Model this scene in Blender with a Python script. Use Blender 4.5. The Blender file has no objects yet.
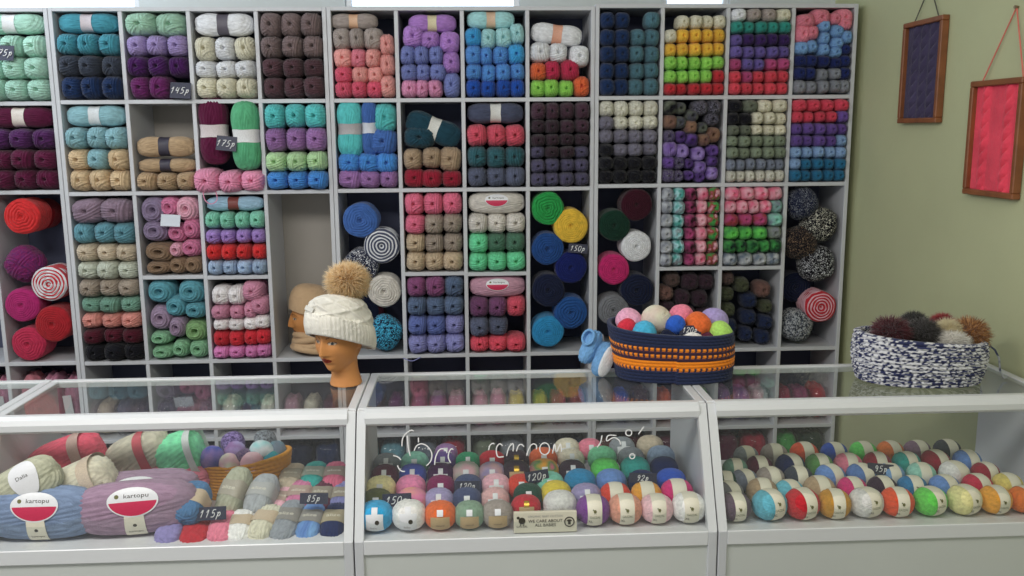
import bpy, math, random
import numpy as np
from mathutils import Vector, Matrix, Euler
C = bpy.context.scene.collection
PI = math.pi
rng = random.Random(7)
nrg = np.random.default_rng(11)

# ------------------------------------------------------------------ camera
F, PITCH, ROLL, YAW, CX, D, CZ = 898.78, .1737, -.0075, .0477, .0165, 4.1533, 1.72
cy_, sy_ = math.cos(YAW), math.sin(YAW); cp_, sp_ = math.cos(PITCH), math.sin(PITCH)
R0 = Vector((cy_, -sy_, 0)); FH = Vector((sy_, cy_, 0))
FW = FH * cp_ - Vector((0, 0, 1)) * sp_; U0 = FH * sp_ + Vector((0, 0, 1)) * cp_
cr_, sr_ = math.cos(ROLL), math.sin(ROLL)
RT = R0 * cr_ + U0 * sr_; UP = U0 * cr_ - R0 * sr_
EYE = Vector((CX, -D, CZ))
cam = bpy.data.cameras.new('camera'); camo = bpy.data.objects.new('camera', cam); C.objects.link(camo)
cam.sensor_width = 36; cam.lens = F * 36 / 1024; cam.clip_start = .05; cam.clip_end = 60
m = Matrix.Identity(4)
for i in range(3):
    m[i][0], m[i][1], m[i][2], m[i][3] = RT[i], UP[i], -FW[i], EYE[i]
camo.matrix_world = m
bpy.context.scene.camera = camo

def at(px, py, Y=None, Z=None, X=None):
    d = RT * ((px - 512) / F) - UP * ((py - 288) / F) + FW
    t = (Y - EYE.y) / d.y if Y is not None else (Z - EYE.z) / d.z if Z is not None else (X - EYE.x) / d.x
    return EYE + d * t
def ppm(Y):                      # pixels per metre at depth Y
    return F / ((Y + D) * cp_ + .9 * sp_)

# ------------------------------------------------------------------ materials
def lin(h):
    if isinstance(h, str):
        h = tuple(int(h[i:i + 2], 16) / 255 for i in (0, 2, 4))
    return tuple(((c + .055) / 1.055) ** 2.4 if c > .04045 else c / 12.92 for c in h)
def nodes(name):
    mt = bpy.data.materials.new(name); mt.use_nodes = True
    nt = mt.node_tree; b = nt.nodes['Principled BSDF']
    return mt, nt, b
def N(nt, t, **kw):
    n = nt.nodes.new(t)
    for k, v in kw.items():
        if k in n.inputs: n.inputs[k].default_value = v
        else: setattr(n, k, v)
    return n
MC = {}
def plain(name, h, rough=.5, noise=.06, scale=8, metal=0, bump=0, spec=.5, coat=0):
    key = ('p', name, h)
    if key in MC: return MC[key]
    mt, nt, b = nodes(name); c = lin(h)
    tc = N(nt, 'ShaderNodeTexCoord'); nz = N(nt, 'ShaderNodeTexNoise'); nz.inputs['Scale'].default_value = scale; nz.inputs['Detail'].default_value = 4
    nt.links.new(tc.outputs['Object'], nz.inputs['Vector'])
    rp = N(nt, 'ShaderNodeValToRGB'); rp.color_ramp.elements[0].position = .3; rp.color_ramp.elements[1].position = .7
    rp.color_ramp.elements[0].color = (*[x * (1 - noise) for x in c], 1); rp.color_ramp.elements[1].color = (*[min(1, x * (1 + noise)) for x in c], 1)
    nt.links.new(nz.outputs['Fac'], rp.inputs['Fac']); nt.links.new(rp.outputs['Color'], b.inputs['Base Color'])
    b.inputs['Roughness'].default_value = rough; b.inputs['Metallic'].default_value = metal; b.inputs['Specular IOR Level'].default_value = spec
    b.inputs['Coat Weight'].default_value = coat
    if bump:
        bp = N(nt, 'ShaderNodeBump'); bp.inputs['Strength'].default_value = bump; bp.inputs['Distance'].default_value = .01
        n2 = N(nt, 'ShaderNodeTexNoise'); n2.inputs['Scale'].default_value = scale * 12; nt.links.new(tc.outputs['Object'], n2.inputs['Vector'])
        nt.links.new(n2.outputs['Fac'], bp.inputs['Height']); nt.links.new(bp.outputs['Normal'], b.inputs['Normal'])
    MC[key] = mt
    return mt
def gain(c, g):
    l = .3 * c[0] + .59 * c[1] + .11 * c[2]; c = tuple(x + (l - x) * .10 for x in c)
    return tuple(max(.003, min(.92, x * g)) for x in c)
def yarn(cols, mode='plain', g=1.0):
    """yarn dyed with one or more colours; mode plain / mottle / rings / blend"""
    if isinstance(cols, str) and '+' in cols: cols, mode, _w = parse(cols)
    cols = tuple(cols) if not isinstance(cols, str) else (cols,)
    key = ('y', cols, mode, round(g, 2))
    if key in MC: return MC[key]
    mt, nt, b = nodes('yarn_' + '_'.join(cols) + '_' + mode)
    tc = N(nt, 'ShaderNodeTexCoord'); oi = N(nt, 'ShaderNodeObjectInfo')
    cs = [gain(lin(COL[c]), g) for c in cols]
    def ramp(stops):
        r = N(nt, 'ShaderNodeValToRGB'); e = r.color_ramp.elements
        while len(e) < len(stops): e.new(.5)
        for el, (p, c) in zip(e, stops): el.position = p; el.color = (*c, 1)
        return r
    nz = N(nt, 'ShaderNodeTexNoise')
    vm = N(nt, 'ShaderNodeVectorMath', operation='ADD')
    nt.links.new(tc.outputs['Object'], vm.inputs[0]); nt.links.new(oi.outputs['Random'], vm.inputs[1])
    nt.links.new(vm.outputs[0], nz.inputs['Vector'])
    if mode == 'plain':
        nz.inputs['Scale'].default_value = 9; nz.inputs['Detail'].default_value = 5
        r = ramp([(.32, tuple(x * .82 for x in cs[0])), (.68, tuple(min(1, x * 1.12) for x in cs[0]))])
        nt.links.new(nz.outputs['Fac'], r.inputs['Fac'])
    elif mode == 'mottle':
        nz.inputs['Scale'].default_value = 13; nz.inputs['Detail'].default_value = 1.5; nz.inputs['Distortion'].default_value = 1.5
        r = ramp([(.47, cs[0]), (.55, cs[1])])
        nt.links.new(nz.outputs['Fac'], r.inputs['Fac'])
    elif mode == 'fleck':
        nz.inputs['Scale'].default_value = 17; nz.inputs['Detail'].default_value = 1; nz.inputs['Distortion'].default_value = 2
        r = ramp([(.56, cs[0]), (.62, cs[1])])
        nt.links.new(nz.outputs['Fac'], r.inputs['Fac'])
    elif mode == 'blend':
        nz.inputs['Scale'].default_value = 1.7; nz.inputs['Detail'].default_value = 1
        n = len(cs); r = ramp([(.36 + .28 * i / max(1, n - 1), c) for i, c in enumerate(cs)])
        nt.links.new(nz.outputs['Fac'], r.inputs['Fac'])
    else:
        wv = N(nt, 'ShaderNodeTexWave', wave_type='RINGS', rings_direction='Y'); wv.inputs['Scale'].default_value = 3.4
        wv.inputs['Distortion'].default_value = 2.2; wv.inputs['Detail'].default_value = 1
        nt.links.new(tc.outputs['Object'], wv.inputs['Vector'])
        r = ramp([(.55, cs[0]), (.68, cs[1])])
        nt.links.new(wv.outputs['Fac'], r.inputs['Fac'])
    hs = N(nt, 'ShaderNodeHueSaturation')
    mr = N(nt, 'ShaderNodeMapRange'); mr.inputs['To Min'].default_value = .9; mr.inputs['To Max'].default_value = 1.1
    nt.links.new(oi.outputs['Random'], mr.inputs['Value']); nt.links.new(mr.outputs[0], hs.inputs['Value'])
    nt.links.new(r.outputs['Color'], hs.inputs['Color']); nt.links.new(hs.outputs['Color'], b.inputs['Base Color'])
    b.inputs['Roughness'].default_value = .9; b.inputs['Specular IOR Level'].default_value = .15
    b.inputs['Sheen Weight'].default_value = .15; b.inputs['Sheen Roughness'].default_value = .5
    fb = N(nt, 'ShaderNodeTexNoise'); fb.inputs['Scale'].default_value = 60; nt.links.new(tc.outputs['Object'], fb.inputs['Vector'])
    bp = N(nt, 'ShaderNodeBump'); bp.inputs['Strength'].default_value = .25; bp.inputs['Distance'].default_value = .02
    nt.links.new(fb.outputs['Fac'], bp.inputs['Height']); nt.links.new(bp.outputs['Normal'], b.inputs['Normal'])
    MC[key] = mt
    return mt
def vcol(name, rough=.8, sheen=.1, attr='Col'):
    mt, nt, b = nodes(name)
    a = N(nt, 'ShaderNodeAttribute'); a.attribute_name = attr
    nt.links.new(a.outputs['Color'], b.inputs['Base Color'])
    b.inputs['Roughness'].default_value = rough; b.inputs['Specular IOR Level'].default_value = .3; b.inputs['Sheen Weight'].default_value = sheen
    return mt
def glass(name, tint=(.93, .97, .95), frost=.0):
    mt, nt, b = nodes(name); nt.nodes.remove(b)
    out = nt.nodes['Material Output']
    tr = N(nt, 'ShaderNodeBsdfTransparent'); tr.inputs['Color'].default_value = (*tint, 1)
    gl = N(nt, 'ShaderNodeBsdfGlossy'); gl.inputs['Roughness'].default_value = .03
    lw = N(nt, 'ShaderNodeLayerWeight'); lw.inputs['Blend'].default_value = .5
    pw_ = N(nt, 'ShaderNodeMath', operation='POWER'); pw_.inputs[1].default_value = 3.3
    fr = N(nt, 'ShaderNodeMapRange'); fr.inputs['To Min'].default_value = .035; fr.inputs['To Max'].default_value = .85
    nt.links.new(lw.outputs['Facing'], pw_.inputs[0]); nt.links.new(pw_.outputs[0], fr.inputs['Value'])
    mx = N(nt, 'ShaderNodeMixShader')
    nt.links.new(fr.outputs[0], mx.inputs[0]); nt.links.new(tr.outputs[0], mx.inputs[1]); nt.links.new(gl.outputs[0], mx.inputs[2])
    last = mx
    if frost:
        df = N(nt, 'ShaderNodeBsdfDiffuse'); df.inputs['Color'].default_value = (.8, .82, .85, 1)
        m2 = N(nt, 'ShaderNodeMixShader'); m2.inputs[0].default_value = frost
        nt.links.new(mx.outputs[0], m2.inputs[1]); nt.links.new(df.outputs[0], m2.inputs[2]); last = m2
    nt.links.new(last.outputs[0], out.inputs['Surface'])
    return mt
def emit(name, h, s):
    mt, nt, b = nodes(name)
    b.inputs['Base Color'].default_value = (*lin(h), 1); b.inputs['Emission Color'].default_value = (*lin(h), 1); b.inputs['Emission Strength'].default_value = s
    return mt

# ------------------------------------------------------------------ mesh helpers
def me(name, v, f, smooth=True):
    d = bpy.data.meshes.new(name)
    d.from_pydata([tuple(map(float, p)) for p in v], [], [tuple(int(i) for i in q) for q in f])
    if smooth: d.polygons.foreach_set('use_smooth', [True] * len(d.polygons))
    d.update()
    return d
def ob(name, data, mat=None, parent=None, loc=None, rot=None, scale=None, kind=None):
    o = bpy.data.objects.new(name, data); C.objects.link(o)
    if mat is not None:
        if len(data.materials) == 0: data.materials.append(mat)
        if data.materials[0] != mat:
            o.material_slots[0].link = 'OBJECT'; o.material_slots[0].material = mat
    if parent is not None: o.parent = parent
    if loc is not None: o.location = loc
    if rot is not None: o.rotation_euler = rot
    if scale is not None: o.scale = scale
    if kind: o['kind'] = kind
    return o
def tag(o, label, cat, group=None):
    o['label'] = label; o['category'] = cat
    if group: o['group'] = group
    return o
def empty(name, loc, label, cat, group=None, rot=(0, 0, 0), scale=1):
    o = bpy.data.objects.new(name, None); C.objects.link(o); o.location = loc; o.rotation_euler = rot; o.scale = (scale,) * 3
    o.empty_display_size = .05
    return tag(o, label, cat, group)
class MB:
    def __init__(s): s.v = []; s.f = []
    def add(s, v, f):
        b = len(s.v); s.v += [tuple(p) for p in v]; s.f += [tuple(b + i for i in q) for q in f]
        return s
    def box(s, x0, x1, y0, y1, z0, z1, r=0):
        r = min(r, (x1 - x0) / 2.2, (y1 - y0) / 2.2, (z1 - z0) / 2.2)
        if r <= 0:
            v = [(x, y, z) for x in (x0, x1) for y in (y0, y1) for z in (z0, z1)]
            return s.add(v, [(0, 1, 3, 2), (4, 6, 7, 5), (0, 4, 5, 1), (2, 3, 7, 6), (0, 2, 6, 4), (1, 5, 7, 3)])
        # chamfered box
        v = []; idx = {}
        for ix, x in enumerate((x0, x1)):
            for iy, y in enumerate((y0, y1)):
                for iz, z in enumerate((z0, z1)):
                    sx, sy, sz = (1, -1)[ix], (1, -1)[iy], (1, -1)[iz]
                    for k, p in enumerate(((x, y + sy * r, z + sz * r), (x + sx * r, y, z + sz * r), (x + sx * r, y + sy * r, z))):
                        idx[ix, iy, iz, k] = len(v); v.append(p)
        f = []
        for i in (0, 1):
            a = [idx[i, 0, 0, 0], idx[i, 0, 1, 0], idx[i, 1, 1, 0], idx[i, 1, 0, 0]]; f.append(a if i == 0 else a[::-1])
            a = [idx[0, i, 0, 1], idx[1, i, 0, 1], idx[1, i, 1, 1], idx[0, i, 1, 1]]; f.append(a if i == 0 else a[::-1])
            a = [idx[0, 0, i, 2], idx[0, 1, i, 2], idx[1, 1, i, 2], idx[1, 0, i, 2]]; f.append(a if i == 0 else a[::-1])
        for i in (0, 1):
            for j in (0, 1):
                f.append([idx[0, i, j, 1], idx[0, i, j, 2], idx[1, i, j, 2], idx[1, i, j, 1]])
                f.append([idx[i, 0, j, 0], idx[i, 0, j, 2], idx[i, 1, j, 2], idx[i, 1, j, 0]])
                f.append([idx[i, j, 0, 0], idx[i, j, 0, 1], idx[i, j, 1, 1], idx[i, j, 1, 0]])
        for k in idx:
            if k[3] == 0: f.append([idx[k[0], k[1], k[2], 0], idx[k[0], k[1], k[2], 1], idx[k[0], k[1], k[2], 2]])
        return s.add(v, f)
    def tube(s, pts, r, n=8, closed=False, caps=True):
        pts = [Vector(p) for p in pts]; m_ = len(pts); rs = r if isinstance(r, (list, tuple)) else [r] * m_
        ref = Vector((0, 0, 1)); v = []; f = []
        prev = None
        for i, p in enumerate(pts):
            a = pts[(i - 1) % m_] if (closed or i > 0) else p; b = pts[(i + 1) % m_] if (closed or i < m_ - 1) else p
            t = (b - a).normalized() if (b - a).length > 1e-9 else Vector((0, 0, 1))
            if prev is None:
                u = t.cross(ref if abs(t.z) < .9 else Vector((1, 0, 0))).normalized()
            else:
                u = (prev - t * prev.dot(t)); u = u.normalized() if u.length > 1e-6 else t.orthogonal().normalized()
            prev = u; w = t.cross(u)
            for k in range(n):
                an = 2 * PI * k / n
                v.append(p + (u * math.cos(an) + w * math.sin(an)) * rs[i])
        for i in range(m_ if closed else m_ - 1):
            j = (i + 1) % m_
            for k in range(n):
                l = (k + 1) % n
                f.append((i * n + k, i * n + l, j * n + l, j * n + k))
        if caps and not closed:
            f.append(tuple(range(n))[::-1]); f.append(tuple((m_ - 1) * n + k for k in range(n)))
        return s.add(v, f)
    def data(s, name, smooth=False):
        d = me(name, s.v, s.f, smooth)
        import bmesh
        bm = bmesh.new(); bm.from_mesh(d); bmesh.ops.recalc_face_normals(bm, faces=bm.faces); bm.to_mesh(d); bm.free()
        return d
    def build(s, name, mat, parent=None, smooth=False, kind=None, **kw):
        return ob(name, s.data(name, smooth), mat, parent, kind=kind, **kw)

def grid_faces(nu, nv, wrap=True, flip=False):
    f = []
    for j in range(nv - 1):
        for i in range(nu if wrap else nu - 1):
            a, b = j * nu + i, j * nu + (i + 1) % nu
            q = (a, b, b + nu, a + nu)
            f.append(q[::-1] if flip else q)
    return f

def wraps(n, seed, cnt=16, w=.34, fr=6, bias=None):
    r = np.random.default_rng(seed)
    def axis():
        while True:
            a = r.normal(size=3)
            if bias: a *= np.array(bias)
            l = np.linalg.norm(a)
            if l > .2: return a / l
    h = np.abs(np.sin(PI * fr * (n @ axis()))) ** .7
    for i in range(cnt):
        a = axis(); ww = w * r.uniform(.6, 1.2); off = r.uniform(-.35, .35)
        d = n @ a - off; mk = np.abs(d) < ww
        hh = np.abs(np.sin(PI * fr * (d + off + r.uniform()))) ** .7 * .9 + .7 * (1 - (np.abs(d) / ww) ** 4)
        h = np.where(mk, np.maximum(h * .55, hh), h)
    return h / 1.6

def ball_pts(nu, nv, a, b):
    u = np.linspace(0, 2 * PI, nu, endpoint=False); v = np.linspace(.03, PI - .03, nv)
    V, U = np.meshgrid(v, u, indexing='ij')
    n = np.stack([np.sin(V) * np.cos(U), -np.cos(V), np.sin(V) * np.sin(U)], -1).reshape(-1, 3)
    return n
def sup(n, a, b):
    s = ((np.abs(n[:, 0]) ** a + np.abs(n[:, 2]) ** a) ** (b / a) + np.abs(n[:, 1]) ** b) ** (1 / b)
    return n / s[:, None]
def ball_mesh(name, seed, a=3.0, b=2.5, nu=96, nv=56, amp=.035, fr=6, dip=.12, hole=.2, cnt=16, bias=None, w=.34):
    """unit ball of wound yarn (size 1), the wound end with its centre hole facing -Y"""
    n = ball_pts(nu, nv, a, b); p = sup(n, a, b)
    h = wraps(n, seed, cnt, w, fr, bias)
    k = .5 * (1 + amp * 2 * (h - .6))
    p = p * k[:, None]
    r = np.sqrt(n[:, 0] ** 2 + n[:, 2] ** 2)
    dd = dip * np.exp(-(r / hole) ** 2)
    p[:, 1] += np.where(n[:, 1] < 0, dd, -dd)
    f = grid_faces(nu, nv)
    v = list(p); v.append(p[:nu].mean(0)); v.append(p[-nu:].mean(0))
    c0, c1 = len(v) - 2, len(v) - 1
    for i in range(nu):
        f.append((c0, (i + 1) % nu, i)); f.append((c1, (nv - 1) * nu + i, (nv - 1) * nu + (i + 1) % nu))
    return me(name, v, f)
SK = [ball_mesh('skein_end', 100 + i, 3.1, 2.9, bias=(1, .35, 1), fr=5, dip=.17, hole=.13, amp=.06) for i in range(7)]
SB = [ball_mesh('small_ball', 200 + i, 3.0, 2.7, 64, 40, .055, 4, .12, .16, 12, (1, .45, 1)) for i in range(5)]
RB = [ball_mesh('round_ball', 300 + i, 2.3, 2.2, 128, 72, .035, 8, .03, .2, 20) for i in range(5)]
FZ = [ball_mesh('soft_ball', 400 + i, 2.7, 2.4, 72, 44, .06, 3, .1, .2, 9) for i in range(3)]
RS = [ball_mesh('roving', 420 + i, 2.4, 2.3, 96, 64, .0, 3, .0, .2, 2) for i in range(3)]
def swirl(d, seed):   # roving whose end spirals into its centre
    co = np.empty(len(d.vertices) * 3); d.vertices.foreach_get('co', co); co = co.reshape(-1, 3)
    r = np.hypot(co[:, 0], co[:, 2]); th = np.arctan2(co[:, 2], co[:, 0])
    ph = r / .105 + th / (2 * PI) + seed * .3
    g = np.abs(np.sin(PI * ph)) ** .6
    front = np.clip(-(co[:, 1]) * 4, 0, 1)
    co[:, 1] += front * ((1 - g) * .07 + .24 * np.exp(-(r / .12) ** 2))
    d.vertices.foreach_set('co', co.ravel()); d.update()
for i, d_ in enumerate(RS): swirl(d_, i)
def cake_mesh(name, seed, pitch=.11, amp=.02, rough=0, nu=96):
    """flat-ended round cake of wound cord, end face spiral towards -Y, unit diameter and length"""
    prof = []
    for r in np.linspace(.02, .40, 44): prof.append((r, -.5 + .05 * (r / .4) ** 2))
    for t in np.linspace(0, PI / 2, 9)[1:]: prof.append((.40 + .10 * math.sin(t), -.45 + .12 * (1 - math.cos(t))))
    for y in np.linspace(-.33, .33, 20)[1:]: prof.append((.5, y))
    for t in np.linspace(0, PI / 2, 6)[1:]: prof.append((.40 + .10 * math.cos(t), .33 + .12 * math.sin(t)))
    prof.append((.2, .46)); prof.append((.02, .46))
    prof = np.array(prof); u = np.linspace(0, 2 * PI, nu, endpoint=False)
    r = np.random.default_rng(seed)
    rr, uu = np.meshgrid(prof[:, 0], u, indexing='ij'); yy = np.repeat(prof[:, 1:2], nu, 1)
    ph = rr / pitch + uu / (2 * PI) + .25 * np.sin(3 * uu + seed) + .1 * np.sin(7 * uu + 5 * rr)
    g = np.abs(np.sin(PI * ph)) ** .6
    front = (yy < -.3)
    yy = yy + np.where(front, (1 - g) * amp * 1.6, 0) + np.where(front, .1 * np.exp(-(rr / .06) ** 2), 0)
    side = ~front
    g2 = np.abs(np.sin(PI * (yy * 9 + uu / PI))) ** .6
    rr = rr + np.where(side, (g2 - 1) * amp, 0)
    wob = 1 + .015 * np.sin(2 * uu + seed) + .012 * np.sin(5 * uu + 2 * seed)
    rr = rr * wob
    v = np.stack([rr * np.cos(uu), yy, rr * np.sin(uu)], -1).reshape(-1, 3)
    if rough:
        v *= (1 + rough * (r.random(len(v)) - .5))[:, None]
    f = grid_faces(nu, len(prof))
    vv = list(v); vv.append(v[:nu].mean(0)); c0 = len(vv) - 1
    f += [(c0, (i + 1) % nu, i) for i in range(nu)]
    return me(name, vv, f)
CK = [cake_mesh('cord_cake', 1, .075, .022), cake_mesh('cord_cake', 2, .06, .016), cake_mesh('cord_cake', 3, .09, .028)]
CR = [ball_mesh('plush_ball', 500 + i, 2.5, 2.5, 110, 64, .075, 6, .06, .12, 22, w=.28) for i in range(2)]

# ------------------------------------------------------------------ colour names
COL = {
 'pale mint': 'A5D3BF', 'teal': '3C93A6', 'charcoal': '39404F', 'navy': '17305A', 'sea green': '9CC8AE', 'lilac': 'A792CB', 'dark purple': '49185C',
 'plum': '6A2062', 'white': 'E4E6EA', 'cream': 'DDD8BE', 'grey brown': '7B6868', 'dark brown': '553840', 'taupe': 'A79A94', 'salmon': 'EFA09A', 'pink': 'EE8F9E',
 'coral': 'D84E6C', 'orchid': 'B37FD0', 'periwinkle': '7480BF', 'rose pink': 'D88AB2', 'pale aqua': 'A3DADD', 'sky blue': '2FA0DE', 'blue': '4E92DC', 'royal blue': '1552B4',
 'crimson': 'C2204C', 'orange': 'EA6428', 'lime': '92DB4A', 'dusty teal': '4B7583', 'yellow': 'F2BB12', 'red': 'C51F2D', 'emerald teal': '229386', 'violet': '6B5AA4',
 'deep violet': '3D2260', 'raspberry': 'B8447C', 'light red': 'DC3A4E', 'strawberry pink': 'E87F94', 'light blue': '78A9DE', 'dark navy': '1E2B66', 'grey': '8A8E98',
 'burgundy': '5A1038', 'aubergine': '4F2058', 'duck egg': '84B2BB', 'beige': 'D1B58C', 'sand': 'B39672', 'green': '4FA877', 'baby pink': 'E88FB2', 'aqua': '4CC4C4', 'pale green': 'B4DDA2',
 'cornflower': '3E8BDA', 'denim blue': '3D68B0', 'mauve': '9A6CA8', 'bottle teal': '1C4657', 'tan': 'A58C70', 'blood red': '9C1030', 'dark slate': '4A5068', 'coral red': 'DE4E66', 'dark teal': '2E626C', 'slate': '5C637C',
 'dusky brown': '4C3040', 'black': '14141C', 'smoky purple': '55506E', 'ivory': 'DAD8C6', 'mid grey': '7A7788', 'olive grey': '69705F', 'tweed brown': '8D6A52', 'bright purple': '6D4A9E', 'lavender': '9F86C8',
 'sage': '7F8C74', 'steel grey': '7C8496', 'off white': 'CFCDBE', 'rose red': 'DA3A54', 'purple': '6A4C9A', 'pale blue': '86A9D4', 'petrol blue': '1D6E96',
 'dusty mauve': '8D7688', 'dusty blue green': '5E97A6', 'oatmeal': 'C9B89E', 'pale sage': 'B9BFAE', 'mushroom': 'A39484', 'grey green': '6F9C88', 'peach': 'DE8E82', 'maroon': '521024',
 'cold mauve': '857491', 'candy pink': 'D679A2', 'pale pink': 'E8A9BE', 'coffee': '8C7158', 'turquoise': '5AA3B2', 'dusty lilac': 'A58DA8', 'leaf green': '86B274', 'soft green': '7FB58C',
 'ice blue': '9AC0D8', 'mint': '7FCFB2', 'soft purple': 'A884CE', 'bright red': 'DC1E22', 'powder blue': 'A4BEDD', 'snow white': 'ECE6E6', 'dull pink': 'D188A4', 'bubblegum pink': 'E07FBE',
 'rosy pink': 'E86A8C', 'stone': '9C8E80', 'light tan': 'BFA98A', 'mint green': '62D59A', 'forest green': '4C7A62', 'dusty plum': '8A4A78', 'slate blue': '5A6E8E', 'iris': '6070B0', 'light iris': '8F90CC',
 'mauve pink': 'C492A6', 'old plum': '75436C', 'tomato pink': 'E84A62', 'dark denim': '1C2E58', 'magenta': 'C21468', 'bright green': '0FA045', 'golden yellow': 'F0C210', 'deep blue': '1B4A8C', 'ink blue': '14226A',
 'midnight': '161E3A', 'ocean blue': '1A4F92', 'cyan blue': '1C92CC', 'bottle green': '0F3326', 'wine': '3C0E20', 'cherry red': 'D01C30', 'hot magenta': 'B81A70', 'deep red': 'A81020', 'fuchsia': '7E1A5C', 'linen': 'D8D2C8',
 'dark grey': '4B4B55', 'granite': '77797F', 'umber': '54423E', 'moss': '454A34', 'ink': '1E2A4A', 'clay': '75544C', 'prune': '3A2632',
 'turquoise blue': '1FA6DC', 'kraft': 'BE9F70', 'tangerine': 'F06A14', 'sage green': '8FAE94', 'pebble': 'A89C94', 'grape': '8C4AA4', 'apricot': 'F5A98C', 'shell pink': 'F4C4CC', 'pure white': 'F0EEEA', 'olive': '5C6232', 'sugar pink': 'EE86B4',
 'pale lavender': 'A79CCB', 'dusk blue': '47537C', 'blush': 'E2AFAE', 'dark green': '1E4C3C', 'mint aqua': '7CCDB4', 'lemon': 'E6CC1C', 'fire red': 'E23C22', 'marigold': 'F2A818', 'cerise': 'DC1B7A', 'pale yellow': 'EDE2A0', 'boysenberry': '8A1A5C', 'peacock': '1488BC',
 'hyacinth': '6A96DC', 'cobalt': '2456C4', 'mulberry': '642540', 'ultramarine': '4358C0', 'aubergine brown': '3E2C3C', 'neon lime': '5CE05A', 'jade': '23A69C', 'dark sapphire': '12265C', 'spearmint': '7ADBA4', 'cool grey': '8C9298', 'fog blue': '93A8C4', 'ecru': 'DDD3BC', 'lagoon': '8AD2BC', 'emerald': '1E9C6A',
 'mauve grey': '6E5A6A', 'light turquoise': '66C4DA', 'true red': 'D21428', 'mustard': 'DA9A14', 'vermilion': 'F0501A', 'apple green': '62D84C', 'custard': 'ECE49A', 'amber': 'F5A81A', 'bright orange': 'F57A0E', 'fawn': 'B59A78', 'cinnabar': 'D01848', 'blackcurrant': '38203C', 'azure': '2A86C0', 'primrose': 'F2DE70', 'ash': '7C7A80',
 'shell': 'D9C4B4', 'blackish grey': '3E4450', 'seafoam': '98D8C4', 'garnet': 'A4203C', 'heather': '8C6E88', 'leaf': '5C9A50', 'flamingo': 'EE7E98',
 'hot coral': 'FF5472', 'pistachio grey': 'B4B59C', 'vanilla': 'E2D9C0', 'fresh mint': '80F2B4', 'dusty blue': '7C90B0', 'mauve purple': 'A688A0', 'rose': 'E67C92', 'ochre': 'C9831C', 'bluebell': '5C86C8', 'bright blue': '2460CC', 'sunset orange': 'F27A2A', 'neon green': 'B9EE62', 'bright turquoise': '3CB8E2', 'soft lilac': 'B3A2DC', 'pale rose': 'EAA6C4', 'cherry': 'D8203C', 'lake blue': '4A7AA8', 'light grey': 'AEB2B6', 'tweed grey': '9AA0A8', 'lavender blue': '9A90CC',
 'petal': 'F2B6C4', 'fern': '3FA048', 'brick red': 'A03438', 'blue grey': '6B7888', 'pale grey': 'C4C8CC', 'sea teal': '49A69E',
}

# ------------------------------------------------------------------ room
M_white = plain('white_laminate', 'C9CBCF', .45, .03, 3)
M_white2 = plain('white_shelf_edge', 'C4C6CA', .4, .03, 3)
M_alu = plain('white_profile', 'DCDEE0', .3, .02, 2, spec=.6)
M_panel = plain('pale_panel', 'CBCFCB', .55, .03, 2)
M_deck = plain('display_deck', 'D9D9DB', .6, .05, 30)
XW = 1.835
wall_m = plain('green_wall_paint', 'BBBE96', .8, .05, 2, bump=.15)
def struct(o): o['kind'] = 'structure'; return o
struct(MB().box(-6, 3, -8, 1, -.1, 0).build('floor', plain('floor_tile', '8C8880', .5, .06, 3)))
struct(MB().box(-6, 3, -8, 1, 3.0, 3.1).build('ceiling', plain('ceiling_paint', 'D6D6D2', .9, .03, 3)))
YB = .36
# back wall with three window openings
WZ0, WZ1 = 2.285, 2.85
wx = [at(a, 4, Y=YB).x for a in (-60, 139, 345, 520, 662, 730)]
bw = MB(); bw.box(-6, XW + .02, YB, YB + .12, 0, WZ0); bw.box(-6, XW + .02, YB, YB + .12, WZ1, 3.0)
edges = [-6] + wx + [XW + .02]
for i in range(0, len(edges), 2): bw.box(edges[i], edges[i + 1], YB, YB + .12, WZ0, WZ1)
struct(bw.build('wall_back', plain('back_wall_paint', 'CDD3D2', .8, .04, 2)))
M_day = emit('daylight_pane', 'C6DCF2', 2.2)
for i in range(3):
    a, b = wx[2 * i], wx[2 * i + 1]
    fr = MB()
    for bx in ((a, b, WZ0, WZ0 + .012), (a, b, WZ1 - .05, WZ1), (a, a + .03, WZ0, WZ1), (b - .03, b, WZ0, WZ1)):
        fr.box(bx[0], bx[1], YB + .02, YB + .08, bx[2], bx[3], .003)
    w = struct(fr.build('window_%d' % (i + 1), M_alu))
    MB().box(a + .02, b - .02, YB + .05, YB + .06, WZ0 + .01, WZ1 - .04).build('pane', M_day, w)
struct(MB().box(XW, XW + .12, -8, YB, 0, 3.0).build('wall_right', wall_m))

# ------------------------------------------------------------------ shelving
T = .018
ZT, Z1, Z2, Z4 = 2.247, 1.8576, 1.456, .667
ZF = at(500, 433, Y=0).z; ZPL = .05
top_px = {0: 47.5, 1: 119.5, 2: 187, 3: 255.5, 4: 326.5, 5: 395, 6: 462, 7: 527.5, 8: 595.2, 9: 662.2, 10: 729, 11: 794}
bot_px = {0: 55.3, 1: 126, 2: 193.7, 3: 260, 4: 329.3, 5: 399, 6: 463, 7: 527.5, 8: 595, 9: 662.2, 10: 726, 11: 790.7}
DX = {k: (at(top_px[k], 11, Y=0).x + at(bot_px[k], 100, Y=0).x) / 2 for k in top_px}
DX[12] = 1.80; DX[-1] = DX[0] - .333; DX[-2] = DX[-1] - .31
MID = {1: 277.5, 2: 277.5, 5: 274, 6: 274, 9: 268.5, 10: 268}
MIDX = {1: 170, 2: 235, 5: 432, 6: 497, 9: 690, 10: 755}
ZM = {k: at(MIDX[k], MID[k], Y=0).z for k in MID}
ZU = {}
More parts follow.
